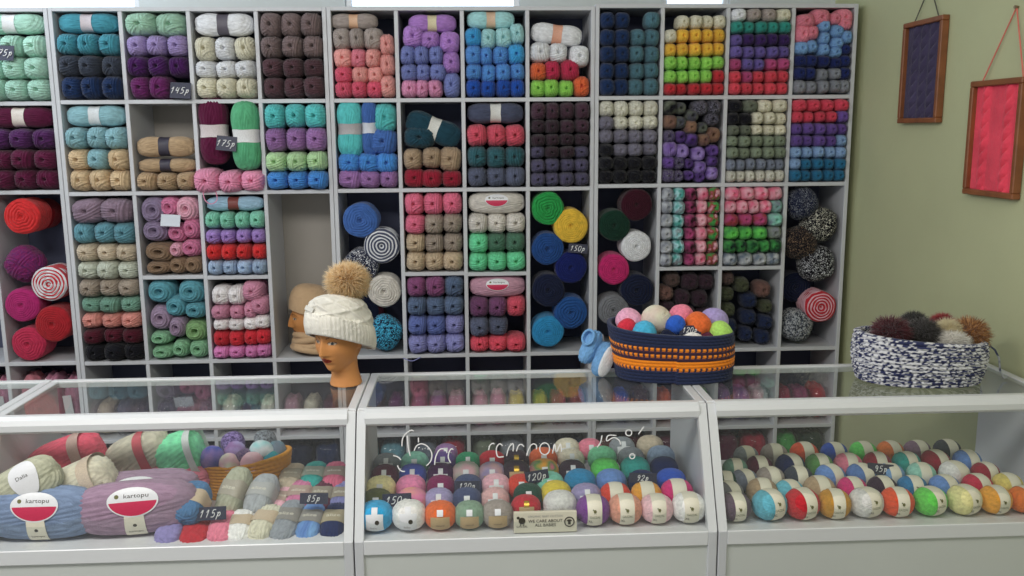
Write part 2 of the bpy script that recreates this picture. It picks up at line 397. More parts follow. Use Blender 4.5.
for u, pts in {-1: ((20, 9.5), (20, 103.6), (30, 192.5), (40, 364)), 0: ((190, 9), (165, 101.7), (190, 193), (160, 362.5)), 1: ((460, 8.3), (440, 100), (440, 190), (460, 355.5)), 2: ((730, 5.8), (740, 97.2), (700, 185.2), (800, 348.8))}.items():
    ZU[u] = [at(*q, Y=0).z for q in pts]
def zt4(col): return ZU[-1 if col < 0 else col // 4]
SD = .32
M_backdark = plain('shade_tinted_back_panel', '50546A', .8, .05, 3)  # same board as the pale backs; the filled cubbies' shade is painted into its colour
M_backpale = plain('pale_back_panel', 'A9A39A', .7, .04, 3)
def shelving(cols, label, double_l=True):
    k0, k1 = cols[0], cols[-1] + 1
    ZT, Z1, Z2, Z4 = zt4(k0)
    root = empty('shelving_unit', ((DX[k0] + DX[k1]) / 2, .15, 0), label, 'shelf', 'white cubby shelving units along the back wall')
    def B(name, *a, mat=M_white):
        x0, x1, y0, y1, z0, z1 = a; l = root.location
        return MB().box(x0 - l.x, x1 - l.x, y0 - l.y, y1 - l.y, z0, z1, .0015).build(name, mat, root)
    xl, xr = DX[k0] + .001, DX[k1] - .001
    B('side_panel', xl, xl + T, 0, SD, 0, ZT + T / 2); B('side_panel', xr - T, xr, 0, SD, 0, ZT + T / 2)
    B('top_panel', xl + T, xr - T, 0, SD, ZT - T / 2, ZT + T / 2)
    for z in (Z1, Z2, Z4, ZF, ZPL): B('shelf_board', xl + T, xr - T, .002, SD - .01, z - T / 2, z + T / 2)
    B('plinth', xl + T, xr - T, .02, .035, 0, ZPL - T / 2)
    for k in cols[1:]:
        zs = [ZPL, ZF, Z4, Z2, Z1, ZT]
        for a, b in zip(zs, zs[1:]):
            B('divider', DX[k] - T / 2, DX[k] + T / 2, .002, SD - .01, a + T / 2, b - T / 2)
    for k in cols:
        if k in ZM:
            a = DX[k] + (T if k == k0 else T / 2); b = DX[k + 1] - (T if k == k1 - 1 else T / 2)
            B('shelf_board', a, b, .002, SD - .01, ZM[k] - T / 2, ZM[k] + T / 2)
        zs = [ZPL, ZF, Z4, Z2, Z1, ZT]
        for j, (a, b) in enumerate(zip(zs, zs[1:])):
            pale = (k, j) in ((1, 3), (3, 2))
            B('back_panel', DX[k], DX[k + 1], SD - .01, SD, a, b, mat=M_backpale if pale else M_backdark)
shelving([-2, -1], 'white cubby shelving unit at far left, partly cut off, holding burgundy yarn')
shelving([0, 1, 2, 3], 'white cubby shelving unit with the empty tall cubby, second unit from the left')
shelving([4, 5, 6, 7], 'white cubby shelving unit behind the pom-pom hat, with the green and yellow cakes')
shelving([8, 9, 10, 11], 'white cubby shelving unit at the right end, standing beside the green wall')

def cell(col, tier):
    x0 = DX[col] + (T if col in (0, 4, 8, -2) else T / 2) + .001; x1 = DX[col + 1] - (T if col + 1 in (0, 4, 8, 12) else T / 2) - .001
    ZT, Z1, Z2, Z4 = zt4(col)
    zs = {'A': (Z1, ZT), 'B': (Z2, Z1), 'C': (ZM.get(col, Z4), Z2), 'D': (Z4, ZM.get(col, Z2)), 'E': (ZF, Z4), 'F': (ZPL, ZF), 'T': (Z4, Z2)}[tier]
    return x0, x1, zs[0] + T / 2, zs[1] - T / 2
ORD = ['first', 'second', 'third', 'fourth', 'fifth', 'sixth', 'seventh', 'eighth', 'ninth', 'tenth']
NK = {'yarn_skein': 0, 'yarn_ball': 0}
def shade(px_x, py):             # the dye stays the same; nothing varies with place
    return 1.0
def where(n, i, m, layer, phrase):
    pos = 'alone' if m == 1 else ('%s of %s' % (ORD[i], ['', 'one', 'two', 'three', 'four', 'five', 'six', 'seven'][m]) if m <= 7 else ORD[i])
    return '%s, %s in %s layer down, %s' % (n, pos, ORD[layer], phrase)
def yname(tok): return ' and '.join(tok.split('/')[0].split('+')) if '+' in tok else tok
def parse(tok):
    """'white', 'navy+white:mottle' -> colours, mode, words"""
    base, _, mode = tok.partition(':')
    cs = base.split('+')
    mode = mode or ('plain' if len(cs) == 1 else 'blend')
    word = cs[0] if len(cs) == 1 else {'mottle': 'mottled ', 'fleck': 'flecked ', 'rings': 'striped ', 'blend': 'variegated '}[mode] + ' and '.join(cs[:2])
    return cs, mode, word
CAT = {'yarn_skein': 'yarn', 'yarn_ball': 'yarn', 'yarn_cake': 'yarn'}
NOUN = {'yarn_skein': 'skein', 'yarn_ball': 'small ball', 'yarn_cake': 'round cake'}
def put_ball(kind, tok, x, z, w, h, l, label, group, yf=None, meshes=None, roty=None):
    cs, mode, word = parse(tok)
    ms = meshes or (SK if kind == 'yarn_skein' else SB)
    d = rng.choice(ms)
    y = (yf if yf is not None else rng.uniform(-.012, .012)) + l / 2
    if yf is None or yf > -.06 and tok != 'baby pink':      # keep clear of the boards around its cubby
        k = next((k for k in range(-2, 12) if DX[k] <= x < DX[k + 1]), 0)
        a, b = cell(k, 'T')[:2]; zt, z1, z2, z4 = zt4(k)
        lv = sorted([z4, z2, z1, zt] + ([ZM[k]] if k in ZM else []))
        lo = max([q for q in lv if q < z] or [z4]) + T / 2; hi = min([q for q in lv if q > z] or [zt]) - T / 2
        e = .535
        w = min(w, (b - a) / (2 * e)); h = min(h, (hi - lo) / (2 * e))
        x = min(max(x, a + w * e), b - w * e); z = min(max(z, lo + h * e), hi - h * e)
    o = ob(kind, d, yarn(cs, mode), loc=(x, y, z), scale=(w, l, h), rot=(0, roty if roty is not None else rng.uniform(-.12, .12), rng.uniform(-.04, .04)))
    return tag(o, label, 'yarn', group)

# labelled skein lying lengthwise: yarn (axis X), paper band around its middle
def ring_mesh(x0, x1, a, b, k=1.06, beta=(-PI, PI), nb=48, nx=6, bow=0):
    v = []
    full = beta[1] - beta[0] > 6.28
    bs = np.linspace(beta[0], beta[1], nb, endpoint=not full); xs = np.linspace(x0, x1, nx)
    for x in xs:
        for t in bs:
            v.append(surf(x, t, a, b, k))
    f = []
    for i in range(nx - 1):
        for j in range(nb if full else nb - 1):
            q = (i * nb + j, i * nb + (j + 1) % nb, (i + 1) * nb + (j + 1) % nb, (i + 1) * nb + j)
            f.append(q)
    return v, f
def surf(x, beta, a=2.3, b=2.2, k=1.05):
    """point on a unit ball whose long axis is X: x along it, beta the angle from the front (-Y) upwards"""
    x = max(-.98, min(.98, x)); rho = math.sqrt(1 - x * x)
    n = np.array([[x, -math.cos(beta) * rho, math.sin(beta) * rho]])
    return sup(n, a, b)[0] * .5 * k
def pinch(d, amt=.16, wd=.36):
    co = np.empty(len(d.vertices) * 3); d.vertices.foreach_get('co', co); co = co.reshape(-1, 3)
    g = 1 - amt * np.exp(-(co[:, 0] / (wd * .5)) ** 2); co[:, 1] *= g; co[:, 2] *= g
    d.vertices.foreach_set('co', co.ravel()); d.update()
    return d
LW = []
for i in range(4):   # lengthwise yarn: strands run along X
    nu, nv = 88, 60
    d = ball_mesh('lengthwise_skein', 600 + i, 3.2, 2.6, nu, nv, .05, 6, 0, .2, 12, (.25, 1, 1))
    LW.append(pinch(d) if i < 2 else d)
LWP, LWB = LW[:2], LW[2:]
BAND = pinch(MB().add(*ring_mesh(-.17, .17, 3.2, 2.6, 1.055)).data('label_band', True))
BANDW = MB().add(*ring_mesh(-.17, .17, 3.2, 2.6, 1.055)).data('label_band', True)
def put_long(tok, x, z, w, h, l, label, group, band='D8D8D4', yf=0, roty=0, name='banded_yarn_skein', bw_=1.0, rotz=0, bandx=0):
    cs, mode, word = parse(tok)
    e = empty(name, (x, yf + l / 2, z), label, 'yarn', group, rot=(0, roty, rotz))
    ob('yarn', rng.choice(LWP if bandx == 0 else LWB), yarn(cs, mode), e, scale=(w, l, h))
    ob('label_band', BAND if bandx == 0 else BANDW, plain('paper_band_' + band, band, .5, .12, 40), e, loc=(bandx, 0, 0), scale=(w * bw_, l, h))
    return e

# ------------------------------------------------------------------ lettering
def text_polys(body, size, align='CENTER'):
    c = bpy.data.curves.new('t', 'FONT'); c.body = body; c.size = size; c.align_x = align; c.align_y = 'CENTER'; c.resolution_u = 2
    o = bpy.data.objects.new('t', c); C.objects.link(o)
    bpy.context.view_layer.update()
    dg = bpy.context.evaluated_depsgraph_get(); ev = o.evaluated_get(dg); mm = ev.to_mesh()
    v = [tuple(p.co) for p in mm.vertices]; f = [tuple(p.vertices) for p in mm.polygons]
    ev.to_mesh_clear(); bpy.data.objects.remove(o); bpy.data.curves.remove(c)
    return v, f
STROKES = {
 '0': [[(.5, 1), (.2, .85), (.08, .45), (.25, .05), (.55, 0), (.85, .3), (.88, .7), (.7, .95), (.5, 1)]],
 '1': [[(.2, .65), (.6, 1), (.4, 0)]],
 '2': [[(.1, .75), (.35, 1), (.75, .95), (.8, .65), (.45, .3), (.05, .02), (.4, .08), (.9, .05)]],
 '4': [[(.3, 1), (.1, .45), (.8, .5)], [(.75, .9), (.6, 0)]],
 '5': [[(.9, 1), (.35, .97), (.25, .55), (.6, .6), (.8, .35), (.6, .05), (.1, .02)]],
 '7': [[(.1, .95), (.9, 1), (.55, .45), (.35, 0)], [(.3, .5), (.8, .52)]],
 '8': [[(.8, .85), (.5, 1), (.25, .8), (.5, .55), (.75, .25), (.5, 0), (.2, .2), (.5, .52), (.82, .8)]],
 '9': [[(.8, .75), (.55, 1), (.2, .8), (.35, .5), (.75, .65), (.8, .8), (.7, .3), (.4, 0)]],
 'p': [[(.15, .5), (.35, .6), (.1, -.35)], [(.3, .45), (.6, .65), (.8, .4), (.6, .12), (.28, .2)]],
}
def smooth_path(p, n=4):
    p = [Vector((a, b)) for a, b in p]; out = []
    for i in range(len(p) - 1):
        p0, p1, p2, p3 = p[max(0, i - 1)], p[i], p[i + 1], p[min(len(p) - 1, i + 2)]
        for k in range(n):
            t = k / n
            out.append(.5 * ((2 * p1) + (p2 - p0) * t + (2 * p0 - 5 * p1 + 4 * p2 - p3) * t * t + (3 * p1 - p0 - 3 * p2 + p3) * t ** 3))
    out.append(p[-1])
    return out
M_chalk = plain('white_marker', 'E8E8E8', .6, .02, 9)
M_card = plain('black_card', '22253E', .5, .05, 9)
def handwriting(s, h, slant=.25):
    mb = MB(); x = 0
    for ch in s:
        for st in STROKES[ch]:
            pts = smooth_path(st)
            mb.tube([((x + p.x * .62 + p.y * slant) * h, 0, p.y * h) for p in pts], h * .065, 5)
        x += .78
    w = (x - .1 + slant) * h
    return [(p[0] - w / 2, p[1], p[2] - h / 2) for p in mb.v], mb.f
def price_tag(s, loc, w, h, rot, label):
    t = tag(MB().box(-w / 2, w / 2, -.001, .001, -h / 2, h / 2).build('price_tag', M_card, loc=loc, rot=rot), label, 'price tag', None)
    v, f = handwriting(s, h * .55)
    wd = max(p[0] for p in v) - min(p[0] for p in v); k = min(1, w * .86 / wd)
    ob('lettering', me('lettering', [(p[0] * k, p[1] - .0025, p[2] * k) for p in v], f), M_chalk, t)
    return t
#DATA_MARK
# ------------------------------------------------------------------ what lies in the cubbies
def lab(word, noun, i, m, layer, phrase):
    pos = 'only one' if m == 1 else '%s of %d' % (ORD[i], m)
    t = '%s %s, %s, %s layer down, %s' % (word, noun, pos, ORD[layer], phrase)
    if len(t.replace('-', ' ').split()) > 16: t = '%s %s, %s, %s layer, %s' % (word.replace(' and ', '-'), noun.replace('small ', ''), pos, ORD[layer], phrase)
    return t
def fill(col, tier, kind, phrase, rows, gap=0., group=None, meshes=None, over=0.):
    x0, x1, z0, z1 = cell(col, tier)
    group = group or 'yarn in the ' + phrase
    parsed = []
    for r in rows:
        w, _, body = r.rpartition('|'); w = float(w) if w else 1
        toks = []
        for t in body.split(','):
            t = t.strip(); n_ = 1
            if '*' in t: t, k = t.split('*'); n_ = int(k)
            toks += [t] * n_
        parsed.append((w, toks))
    tot = sum(w for w, _ in parsed); z = z1 - gap * (z1 - z0)
    hh = (z - z0) / tot
    for li, (w, toks) in enumerate(parsed):
        h = hh * w; n = len(toks); sw = (x1 - x0) / n; real = [t for t in toks if t != '_']; k = 0
        for i, t in enumerate(toks):
            if t == '_': continue
            xc = x0 + sw * (i + .5); zc = z - h / 2
            if t.startswith('L/'):
                _, tk, bc = t.split('/')
                word = parse(tk)[2]
                sc = .97 if n == 1 else .97
                put_long(tk, xc, zc, sw * sc * .945, h * .95, .11, lab(word, 'paper-banded skein', 0, 1, li, phrase).replace('only one, ', 'lying lengthwise, '), group, bc, yf=-.012 + rng.uniform(0, .01))
            else:
                word = parse(t)[2]
                l = .2 if kind == 'yarn_skein' else .13
                jz = rng.uniform(-.002, .002) if 0 < li < len(rows) - 1 else 0
                put_ball(kind, t, xc + rng.uniform(-.002, .002), zc + jz, sw * rng.uniform(.985, 1.03), h * rng.uniform(.985, 1.03), l,
                         lab(word, NOUN[kind], k, len(real), li, phrase), group, yf=rng.uniform(-.034, -.016) - over, meshes=meshes)
            k += 1
        z -= h
def scatter(kind, phrase, layers, group=None, meshes=None, Y=-.02, l=.16):
    group = group or 'yarn in the ' + phrase
    for li, items in enumerate(layers):
        for i, (px, py, w, h, tok) in enumerate(items):
            p = at(px, py, Y=Y); s = 1 / ppm(Y)
            cs, mode, word = parse(tok)
            put_ball(kind, tok, p.x, p.z, w * s * rng.uniform(.985, 1.03), h * s * rng.uniform(.985, 1.03), l, lab(word, NOUN[kind], i, len(items), li, phrase), group, yf=Y + rng.uniform(-.004, .004), meshes=meshes)
S, B_ = 'yarn_skein', 'yarn_ball'
# top tier
fill(-1, 'A', S, 'pale mint top cubby', ['L/pale mint/DCDCDC', 'pale mint*3', 'pale mint*3', 'pale mint*3'])
fill(0, 'A', S, 'teal and navy top cubby', ['L/teal/C9BFC4', 'teal*3', 'charcoal*3', '1.1|navy*3'])
fill(1, 'A', S, 'lilac and purple top cubby', ['1.1|sea green*2', 'lilac*3', 'dark purple*3', '1.1|plum,plum,_'])
fill(2, 'A', S, 'white and cream top cubby', ['1.1|L/white/5A5560', '1.05|cream,white,cream', '.8|white*3', '.95|cream*3'])
fill(3, 'A', S, 'all brown top cubby', ['1.1|grey brown*3', 'grey brown*3', '.9|dark brown*3', 'dark brown*3'])
x4 = lambda px, py, w, h, t: (px, py, w, h, t)
scatter(S, 'taupe and coral top cubby', [
    [(340.5, 38, 16.5, 20, 'taupe'), (355.5, 38, 14.5, 20, 'taupe'), (372.5, 38, 18, 20, 'taupe'), (387, 44, 14, 20, 'salmon')],
    [(341.5, 57.5, 17, 18, 'salmon'), (357.5, 57.5, 15, 18, 'strawberry pink'), (372.5, 57.5, 15, 18, 'salmon'), (388, 64, 14, 20, 'salmon')],
    [(342.5, 74.5, 17, 16, 'coral'), (359.5, 74.5, 16, 16, 'salmon'), (375, 74.5, 15, 16, 'salmon'), (388.5, 86.5, 14, 21, 'salmon')],
    [(342.5, 90.5, 17, 16, 'coral'), (358.5, 90.5, 15, 16, 'coral'), (374, 90.5, 16, 16, 'coral')]])
def long_px(px, py, w, h, tok, band, label, group, Y=0., roty=0, l=.1, rotz=0):
    p = at(px, py, Y=Y); s = 1 / ppm(Y)
    return put_long(tok, p.x, p.z, w * s, h * s, l, label, group, band, yf=Y, roty=roty, rotz=rotz)
long_px(353, 20.5, 43, 15, 'taupe', 'D9B090', 'taupe paper-banded skein lying lengthwise on top of taupe and coral top cubby', 'yarn in the taupe and coral top cubby')
scatter(S, 'orchid and periwinkle top cubby', [
    [(412.5, 35.5, 19, 20, 'orchid'), (429.5, 39, 19, 16, 'orchid'), (449.5, 41.5, 19, 20, 'orchid')],
    [(406, 54.5, 14, 18, 'periwinkle'), (421, 54.5, 15, 18, 'periwinkle'), (436, 54.5, 14, 18, 'periwinkle'), (451.5, 62, 16, 20, 'orchid')],
    [(407.5, 72, 16, 16, 'periwinkle'), (423, 72, 14, 16, 'periwinkle'), (438, 72, 15.5, 16, 'periwinkle'), (452.5, 86, 16, 23, 'periwinkle')],
    [(407.5, 89, 16, 17, 'rose pink'), (421.5, 89, 12.5, 17, 'rose pink'), (435, 89, 14, 17, 'rose pink')]])
long_px(432, 22.5, 44, 17, 'orchid', 'D8CDA8', 'orchid paper-banded skein lying lengthwise at top of orchid and periwinkle cubby', 'yarn in the orchid and periwinkle top cubby')
scatter(S, 'sky blue top cubby', [
    [(473, 36.5, 16, 18, 'sky blue'), (488.5, 38, 14.5, 19, 'pale aqua'), (504, 37, 16, 18.5, 'pale aqua'), (519.5, 33, 13.5, 19, 'pale aqua')],
    [(472.5, 54.5, 16, 18, 'blue'), (486.5, 55.5, 12, 17, 'blue'), (500.5, 55, 15.5, 17, 'blue'), (517, 53.5, 16, 19, 'sky blue')],
    [(473, 71.5, 16, 16, 'blue'), (488.5, 73, 14.5, 18, 'blue'), (503.5, 72, 15, 17, 'blue'), (518.5, 71.5, 14, 16, 'blue')],
    [(473, 88.5, 15, 17, 'royal blue'), (488.5, 88.8, 15, 16, 'royal blue'), (503.5, 88.8, 14.5, 17, 'royal blue'), (518.5, 88.5, 14.5, 17, 'royal blue')]])
long_px(491, 19, 44, 17, 'pale aqua', 'D6B79C', 'pale aqua paper-banded skein lying lengthwise at top of sky blue cubby', 'yarn in the sky blue top cubby')
scatter(S, 'white and lime top cubby', [
    [(540, 51.5, 20, 19, 'white'), (559, 52, 17.5, 18, 'white'), (580, 55.5, 19, 20, 'white')],
    [(537.5, 71, 16, 17, 'orange'), (553, 70, 15.5, 19, 'crimson'), (570.5, 69.5, 18, 20, 'crimson'), (583, 86.5, 15.5, 19, 'orange')],
    [(537.5, 88.5, 15, 16, 'lime'), (552, 88, 15.5, 17, 'lime'), (567, 88.5, 15, 16, 'lime')]])
long_px(557.5, 33.5, 48, 20, 'white', 'E0A58C', 'white paper-banded skein lying slightly tilted on top in white and lime cubby', 'yarn in the white and lime top cubby', roty=.12)
fill(8, 'A', B_, 'navy and dusty teal top cubby', ['navy*2,_,dusty teal', 'navy*2,dusty teal*2', 'navy*2,dusty teal*2', 'navy*2,dusty teal*2', 'navy*2,dusty teal*2'], .04)
fill(9, 'A', B_, 'yellow and lime top cubby', ['_,cream*4', 'cream,yellow*4', 'yellow*5', 'lime*5', 'lime*4,red', '.9|red*5'], .08)
fill(10, 'A', B_, 'teal and violet top cubby', ['1.05|white,taupe,taupe,cream', 'emerald teal*5', 'violet,deep violet*4', 'violet*5', 'raspberry,violet,violet,raspberry,raspberry', 'light red,raspberry,light red,light red,light red', 'light red*5'])
scatter(B_, 'pink and navy top cubby', [
    [(824, 12, 18, 16, 'strawberry pink'), (847.5, 12.5, 17, 16, 'strawberry pink')],
    [(808, 20.5, 18, 14, 'strawberry pink'), (837.5, 18, 12, 12, 'strawberry pink'), (851, 22.5, 15, 13, 'strawberry pink')],
    [(800.5, 33, 15, 18, 'strawberry pink'), (814.5, 32, 13, 14, 'strawberry pink'), (826.5, 25.5, 12, 12, 'light blue'), (839.5, 30.5, 14, 13, 'light blue')],
    [(826.5, 37.5, 11, 12, 'light blue'), (839.5, 42.5, 13, 11, 'light blue'), (852, 36.5, 11, 13, 'light blue')],
    [(801, 47.5, 14, 13, 'light blue'), (814, 46, 12, 13, 'light blue'), (826, 49, 12, 12, 'light blue'), (838, 51.5, 12, 11, 'light blue'), (850.5, 49, 12, 11, 'dark navy')],
    [(800, 60.5, 13.5, 12, 'dark navy'), (813, 60.5, 12, 12, 'dark navy'), (825.5, 61, 12, 11.5, 'dark navy'), (838, 62.5, 12, 11, 'dark navy'), (850, 60.5, 12, 12, 'dark navy')],
    [(800, 73, 13, 12.5, 'dark navy'), (812.5, 73, 11.5, 12.5, 'dark navy'), (824.5, 74.5, 12, 12, 'grey'), (837.5, 73.5, 13, 11.5, 'grey'), (850, 73, 11, 12, 'dark navy')],
    [(800, 86.5, 13.5, 13, 'grey'), (813, 87, 12, 12, 'grey'), (825.5, 86.5, 12.5, 13, 'grey'), (837.5, 86, 11.5, 12, 'grey'), (849, 86, 11.5, 13, 'grey')]], l=.13)
# second tier
fill(-1, 'B', S, 'burgundy second-tier cubby', ['1.1|L/burgundy/D9CFC6', 'aubergine*3', 'burgundy*3', 'burgundy*3'])
fill(0, 'B', S, 'duck egg and beige cubby', ['1.05|L/duck egg/D2D6D8', 'duck egg*3', 'beige,duck egg,beige', 'beige*3'])
fill(1, 'B', S, 'half-empty sand cubby', ['1.1|L/sand/3B3744', '.75|L/sand/3B3744', '.9|sand*3'], .36)
GB = 'yarn in the burgundy and green second-tier cubby'
def upright(px, py, w, h, tok, band, bw_, bandoff, label, group, Y=-.02, l=.12):
    p = at(px, py, Y=Y); s = 1 / ppm(Y)
    e = put_long(tok, p.x, p.z, h * s, w * s, l, label, group, band, yf=Y, roty=PI / 2, bandx=0)
    return e
upright(211, 131, 29, 62, 'burgundy', 'CFC4C4', 1.3, -9, 'burgundy skein standing upright with pale paper band, left of the green one', GB)
upright(243.5, 136, 28, 64, 'green', 'DCDCDC', 1.2, 3, 'green skein standing upright with white paper band, above the overflowing pink skeins', GB, Y=-.05)
scatter(S, 'overflowing baby pink row', [[(203.5, 181.5, 25, 24, 'baby pink'), (227.5, 182.5, 23, 21, 'baby pink'), (250.5, 181.5, 23, 20, 'baby pink')]], Y=-.05, l=.22, group=GB)
def loose(pts, tok, label, parent_hint=None, r=.0022, Y=-.03):
    mb = MB(); mb.tube([at(x, y, Y=Y) for x, y in [tuple(v) for v in smooth_path(pts, 5)]], r, 6)
    return tag(mb.build('hanging_yarn_strand', yarn(tok), smooth=True), label, 'yarn strand')
loose([(203, 192), (205, 200), (211, 204), (217, 200), (216, 192)], 'baby pink', 'loose pink yarn loop hanging from the overflowing baby pink skeins')
loose([(403, 358), (412, 361), (421, 357)], 'light iris', 'loose lavender yarn loop hanging below the lowest lavender skeins')
fill(3, 'B', S, 'aqua orchid and green cubby', ['1.15|aqua*3', '1.15|mauve*3', '.95|pale green*3', '.9|cornflower*3'], over=.025)
G4 = 'yarn in the aqua and denim blue second-tier cubby'
upright(349, 129, 26, 53, 'aqua', 'A9A6A8', 1, 3, 'aqua skein standing upright with grey band beside upright denim blue skein', G4)
upright(369, 128, 17, 52, 'denim blue', 'C9CDD6', 1, 3, 'denim blue skein standing upright with white band, between two aqua ends', G4)
scatter(S, 'aqua and denim second-tier cubby', [[(388, 115, 22, 27, 'aqua')], [(389, 141.5, 25, 25, 'denim blue')], [(345, 163, 22, 19, 'cornflower'), (368, 163, 21, 19, 'cornflower'), (390, 163, 21, 20, 'cornflower')],
    [(346, 182, 23, 18, 'mauve'), (369, 182, 21, 17, 'mauve'), (389, 182, 18, 17, 'mauve')]], group=G4, Y=-.02)
G5 = 'yarn in the tan and blood red second-tier cubby'
long_px(433, 129, 53, 25, 'bottle teal', 'D8D8D2', 'bottle teal skein with white chevron band, tilted above tan skeins', G5, roty=.38)
scatter(S, 'tan and blood red cubby', [[(419, 137.5, 30, 20, 'bottle teal')], [(412.5, 159.5, 18, 20, 'tan'), (431.5, 158, 19, 20, 'tan'), (451.5, 159.5, 21, 23, 'tan')],
    [(411.5, 179, 20, 18, 'blood red'), (431.5, 179, 20, 17, 'blood red'), (451.5, 180, 19, 16, 'blood red')]], group=G5)
fill(6, 'B', S, 'coral red and slate cubby', ['1.05|L/dark slate/D6D6D2', '1.05|coral red*3', 'dark teal*3', '.95|slate*3'])
fill(7, 'B', S, 'dusky brown and black cubby', ['dusky brown*4', '.8|prune*2,dusky brown*2', '.7|prune*4', '.7|smoky purple,prune*2,smoky purple', '.8|smoky purple*4', '.8|smoky purple*4'])
fill(8, 'B', B_, 'ivory and black second-tier cubby', ['1.15|ivory*4', 'mid grey,ivory*3', 'mid grey*4', '.95|black,mid grey*3', 'black*4', 'black*4'], meshes=FZ)
tw = ['olive grey+black:blend', 'dark grey+olive grey:blend', 'black+mid grey:mottle', 'tweed brown+clay:blend', 'bright purple+deep violet:blend', 'lavender+bright purple:blend', 'deep violet+mid grey:mottle']
P9 = lambda px, py, k, s=14: (px, py, s, s, tw[k])
scatter(B_, 'tweed and purple cubby', [
    [P9(669.5, 107, 0), P9(682.5, 108, 1, 12), P9(702, 105.5, 2, 15), P9(716, 105.5, 2, 14)], [P9(694.5, 115.5, 1, 13), P9(714.5, 119, 2, 14)],
    [P9(669, 122, 3), P9(681.5, 122.5, 1, 12), P9(692.5, 127, 3, 13), P9(704.5, 128, 1, 11)], [P9(670, 136.5, 6, 13), P9(682.5, 137, 4, 12), P9(693, 140, 4, 13), P9(705.5, 140, 3, 12), P9(716.5, 135, 3, 16)],
    [P9(668.5, 149.5, 5, 15), P9(684, 151.5, 5, 15), P9(700, 154, 5, 15), P9(714.5, 151, 4, 13)], [P9(667, 163, 4, 13), P9(680, 163.5, 6, 13), P9(690.5, 164, 4, 10), P9(702, 168, 5, 13), P9(714.5, 161.5, 4, 11)],
    [P9(667.5, 176, 6, 13), P9(680, 176.5, 6, 12), P9(690.5, 176, 4, 10), P9(701.5, 178.5, 4, 11), P9(713.5, 173.5, 5, 13)]], l=.14, meshes=RS + SB)
fill(10, 'B', B_, 'cream and olive grey cubby', ['1.1|black,olive grey,cream,cream', '1.05|black*2,cream*3', '.9|olive grey*2,cream*3', 'sage*5', 'sage*5', 'steel grey*6', '1.05|off white*6'])
fill(11, 'B', B_, 'red and petrol blue cubby', ['1.05|rose red*4', 'rose red*4,purple', 'purple*5', 'purple*4,pale blue', 'pale blue*5', 'pale blue,petrol blue*4', '1.05|petrol blue*5'])
# middle tiers, mixed heights
fill(0, 'T', S, 'tall nine-layer cubby', ['1.3|dusty mauve*2', '1.15|dusty blue green*3', 'oatmeal*3', 'pale sage*3', 'mushroom*3', '.9|grey green*3', '.9|peach*3', '.9|maroon*3', 'black*3'], .02)
scatter(S, 'mauve and pink roving cubby', [
    [(145, 207, 27, 28, 'cold mauve'), (166.5, 205, 20, 22, 'candy pink'), (187.5, 204, 23, 25, 'pale pink')],
    [(148, 232, 27, 21, 'cold mauve'), (174, 234, 20, 18, 'candy pink'), (191.5, 229.5, 18, 21, 'candy pink')],
    [(151, 253.5, 31, 20, 'coffee'), (174, 251, 14, 15, 'pale pink'), (190.5, 249, 20, 18, 'candy pink')],
    [(152, 270.5, 27, 14, 'coffee'), (175.5, 268.5, 19, 17, 'coffee'), (194, 268, 18, 18, 'coffee')]], meshes=RS, l=.2)
scatter(S, 'turquoise and green roving cubby', [
    [(156.5, 292, 27, 24, 'turquoise'), (191, 293, 26, 25, 'turquoise')], [(173.5, 308, 22, 21, 'turquoise'), (194, 312, 21, 17, 'turquoise')],
    [(152, 320, 24, 26, 'dusty lilac'), (174.5, 329, 17, 22, 'dusty lilac'), (194.5, 333, 23, 22, 'leaf green')],
    [(156, 340, 21, 14, 'soft green'), (157.5, 354.5, 23, 14, 'soft green'), (177.5, 351, 17, 18, 'soft green'), (197, 352, 20, 19, 'soft green')]], meshes=RS, l=.2)
fill(2, 'C', S, 'mint and bright red cubby', ['1.0|L/ice blue/7A3F3A', '1.1|mint*4', '.95|soft purple*4', '1.05|bright red*4', '1|powder blue*4'], .02, meshes=SK)
scatter(S, 'white and dull pink cubby', [
    [(219, 297, 17.5, 19, 'snow white'), (235, 297, 17, 19, 'snow white'), (251.5, 292.5, 21, 20, 'dull pink'), (263.5, 306.5, 19, 18, 'dull pink')],
    [(218.5, 313.5, 18, 14, 'dull pink'), (235, 313.5, 15, 14, 'dull pink'), (249, 311, 12, 16, 'dull pink')],
    [(219.5, 326, 16, 12, 'snow white'), (234.5, 326, 16, 12.5, 'snow white'), (250, 324.5, 15, 13, 'snow white'), (264, 323, 15.5, 14, 'snow white')],
    [(219, 340, 16.5, 15.5, 'cherry red'), (234.5, 340, 15, 15.5, 'cherry red'), (249.5, 339, 15, 15.5, 'cherry red'), (264, 338, 15, 16, 'cherry red')],
    [(218.5, 354, 16, 13, 'bubblegum pink'), (235, 354, 17, 13, 'bubblegum pink'), (251, 353, 14, 13, 'bubblegum pink'), (265, 352, 15, 14, 'bubblegum pink')]], l=.17, meshes=SK)
fill(5, 'C', S, 'rosy pink and stone cubby', ['1.15|rosy pink*3', 'rosy pink,stone,stone', 'light tan,stone,stone', 'light tan*3'])
fill(5, 'D', S, 'plum and iris blue cubby', ['1.1|dusty plum,dusty plum,slate blue', 'slate blue*3', '1.05|iris,iris,light iris', 'light iris*3'])
KT = []
def kartopu_shelf(col, tier, tok, phrase):
    x0, x1, z0, z1 = cell(col, tier); h = (z1 - z0) * .27
    KT.append((tok, (x0 + x1) / 2, z1 - h / 2 - .003, (x1 - x0) * .94, h * .95, phrase))
kartopu_shelf(6, 'C', 'linen', 'cubby with linen and mint green skeins')
kartopu_shelf(6, 'D', 'mauve pink', 'cubby with plum and tomato pink skeins')
fill(6, 'C', S, 'linen and mint green cubby', ['linen*3', 'mint green,forest green,forest green', 'mint green*3'], .275)
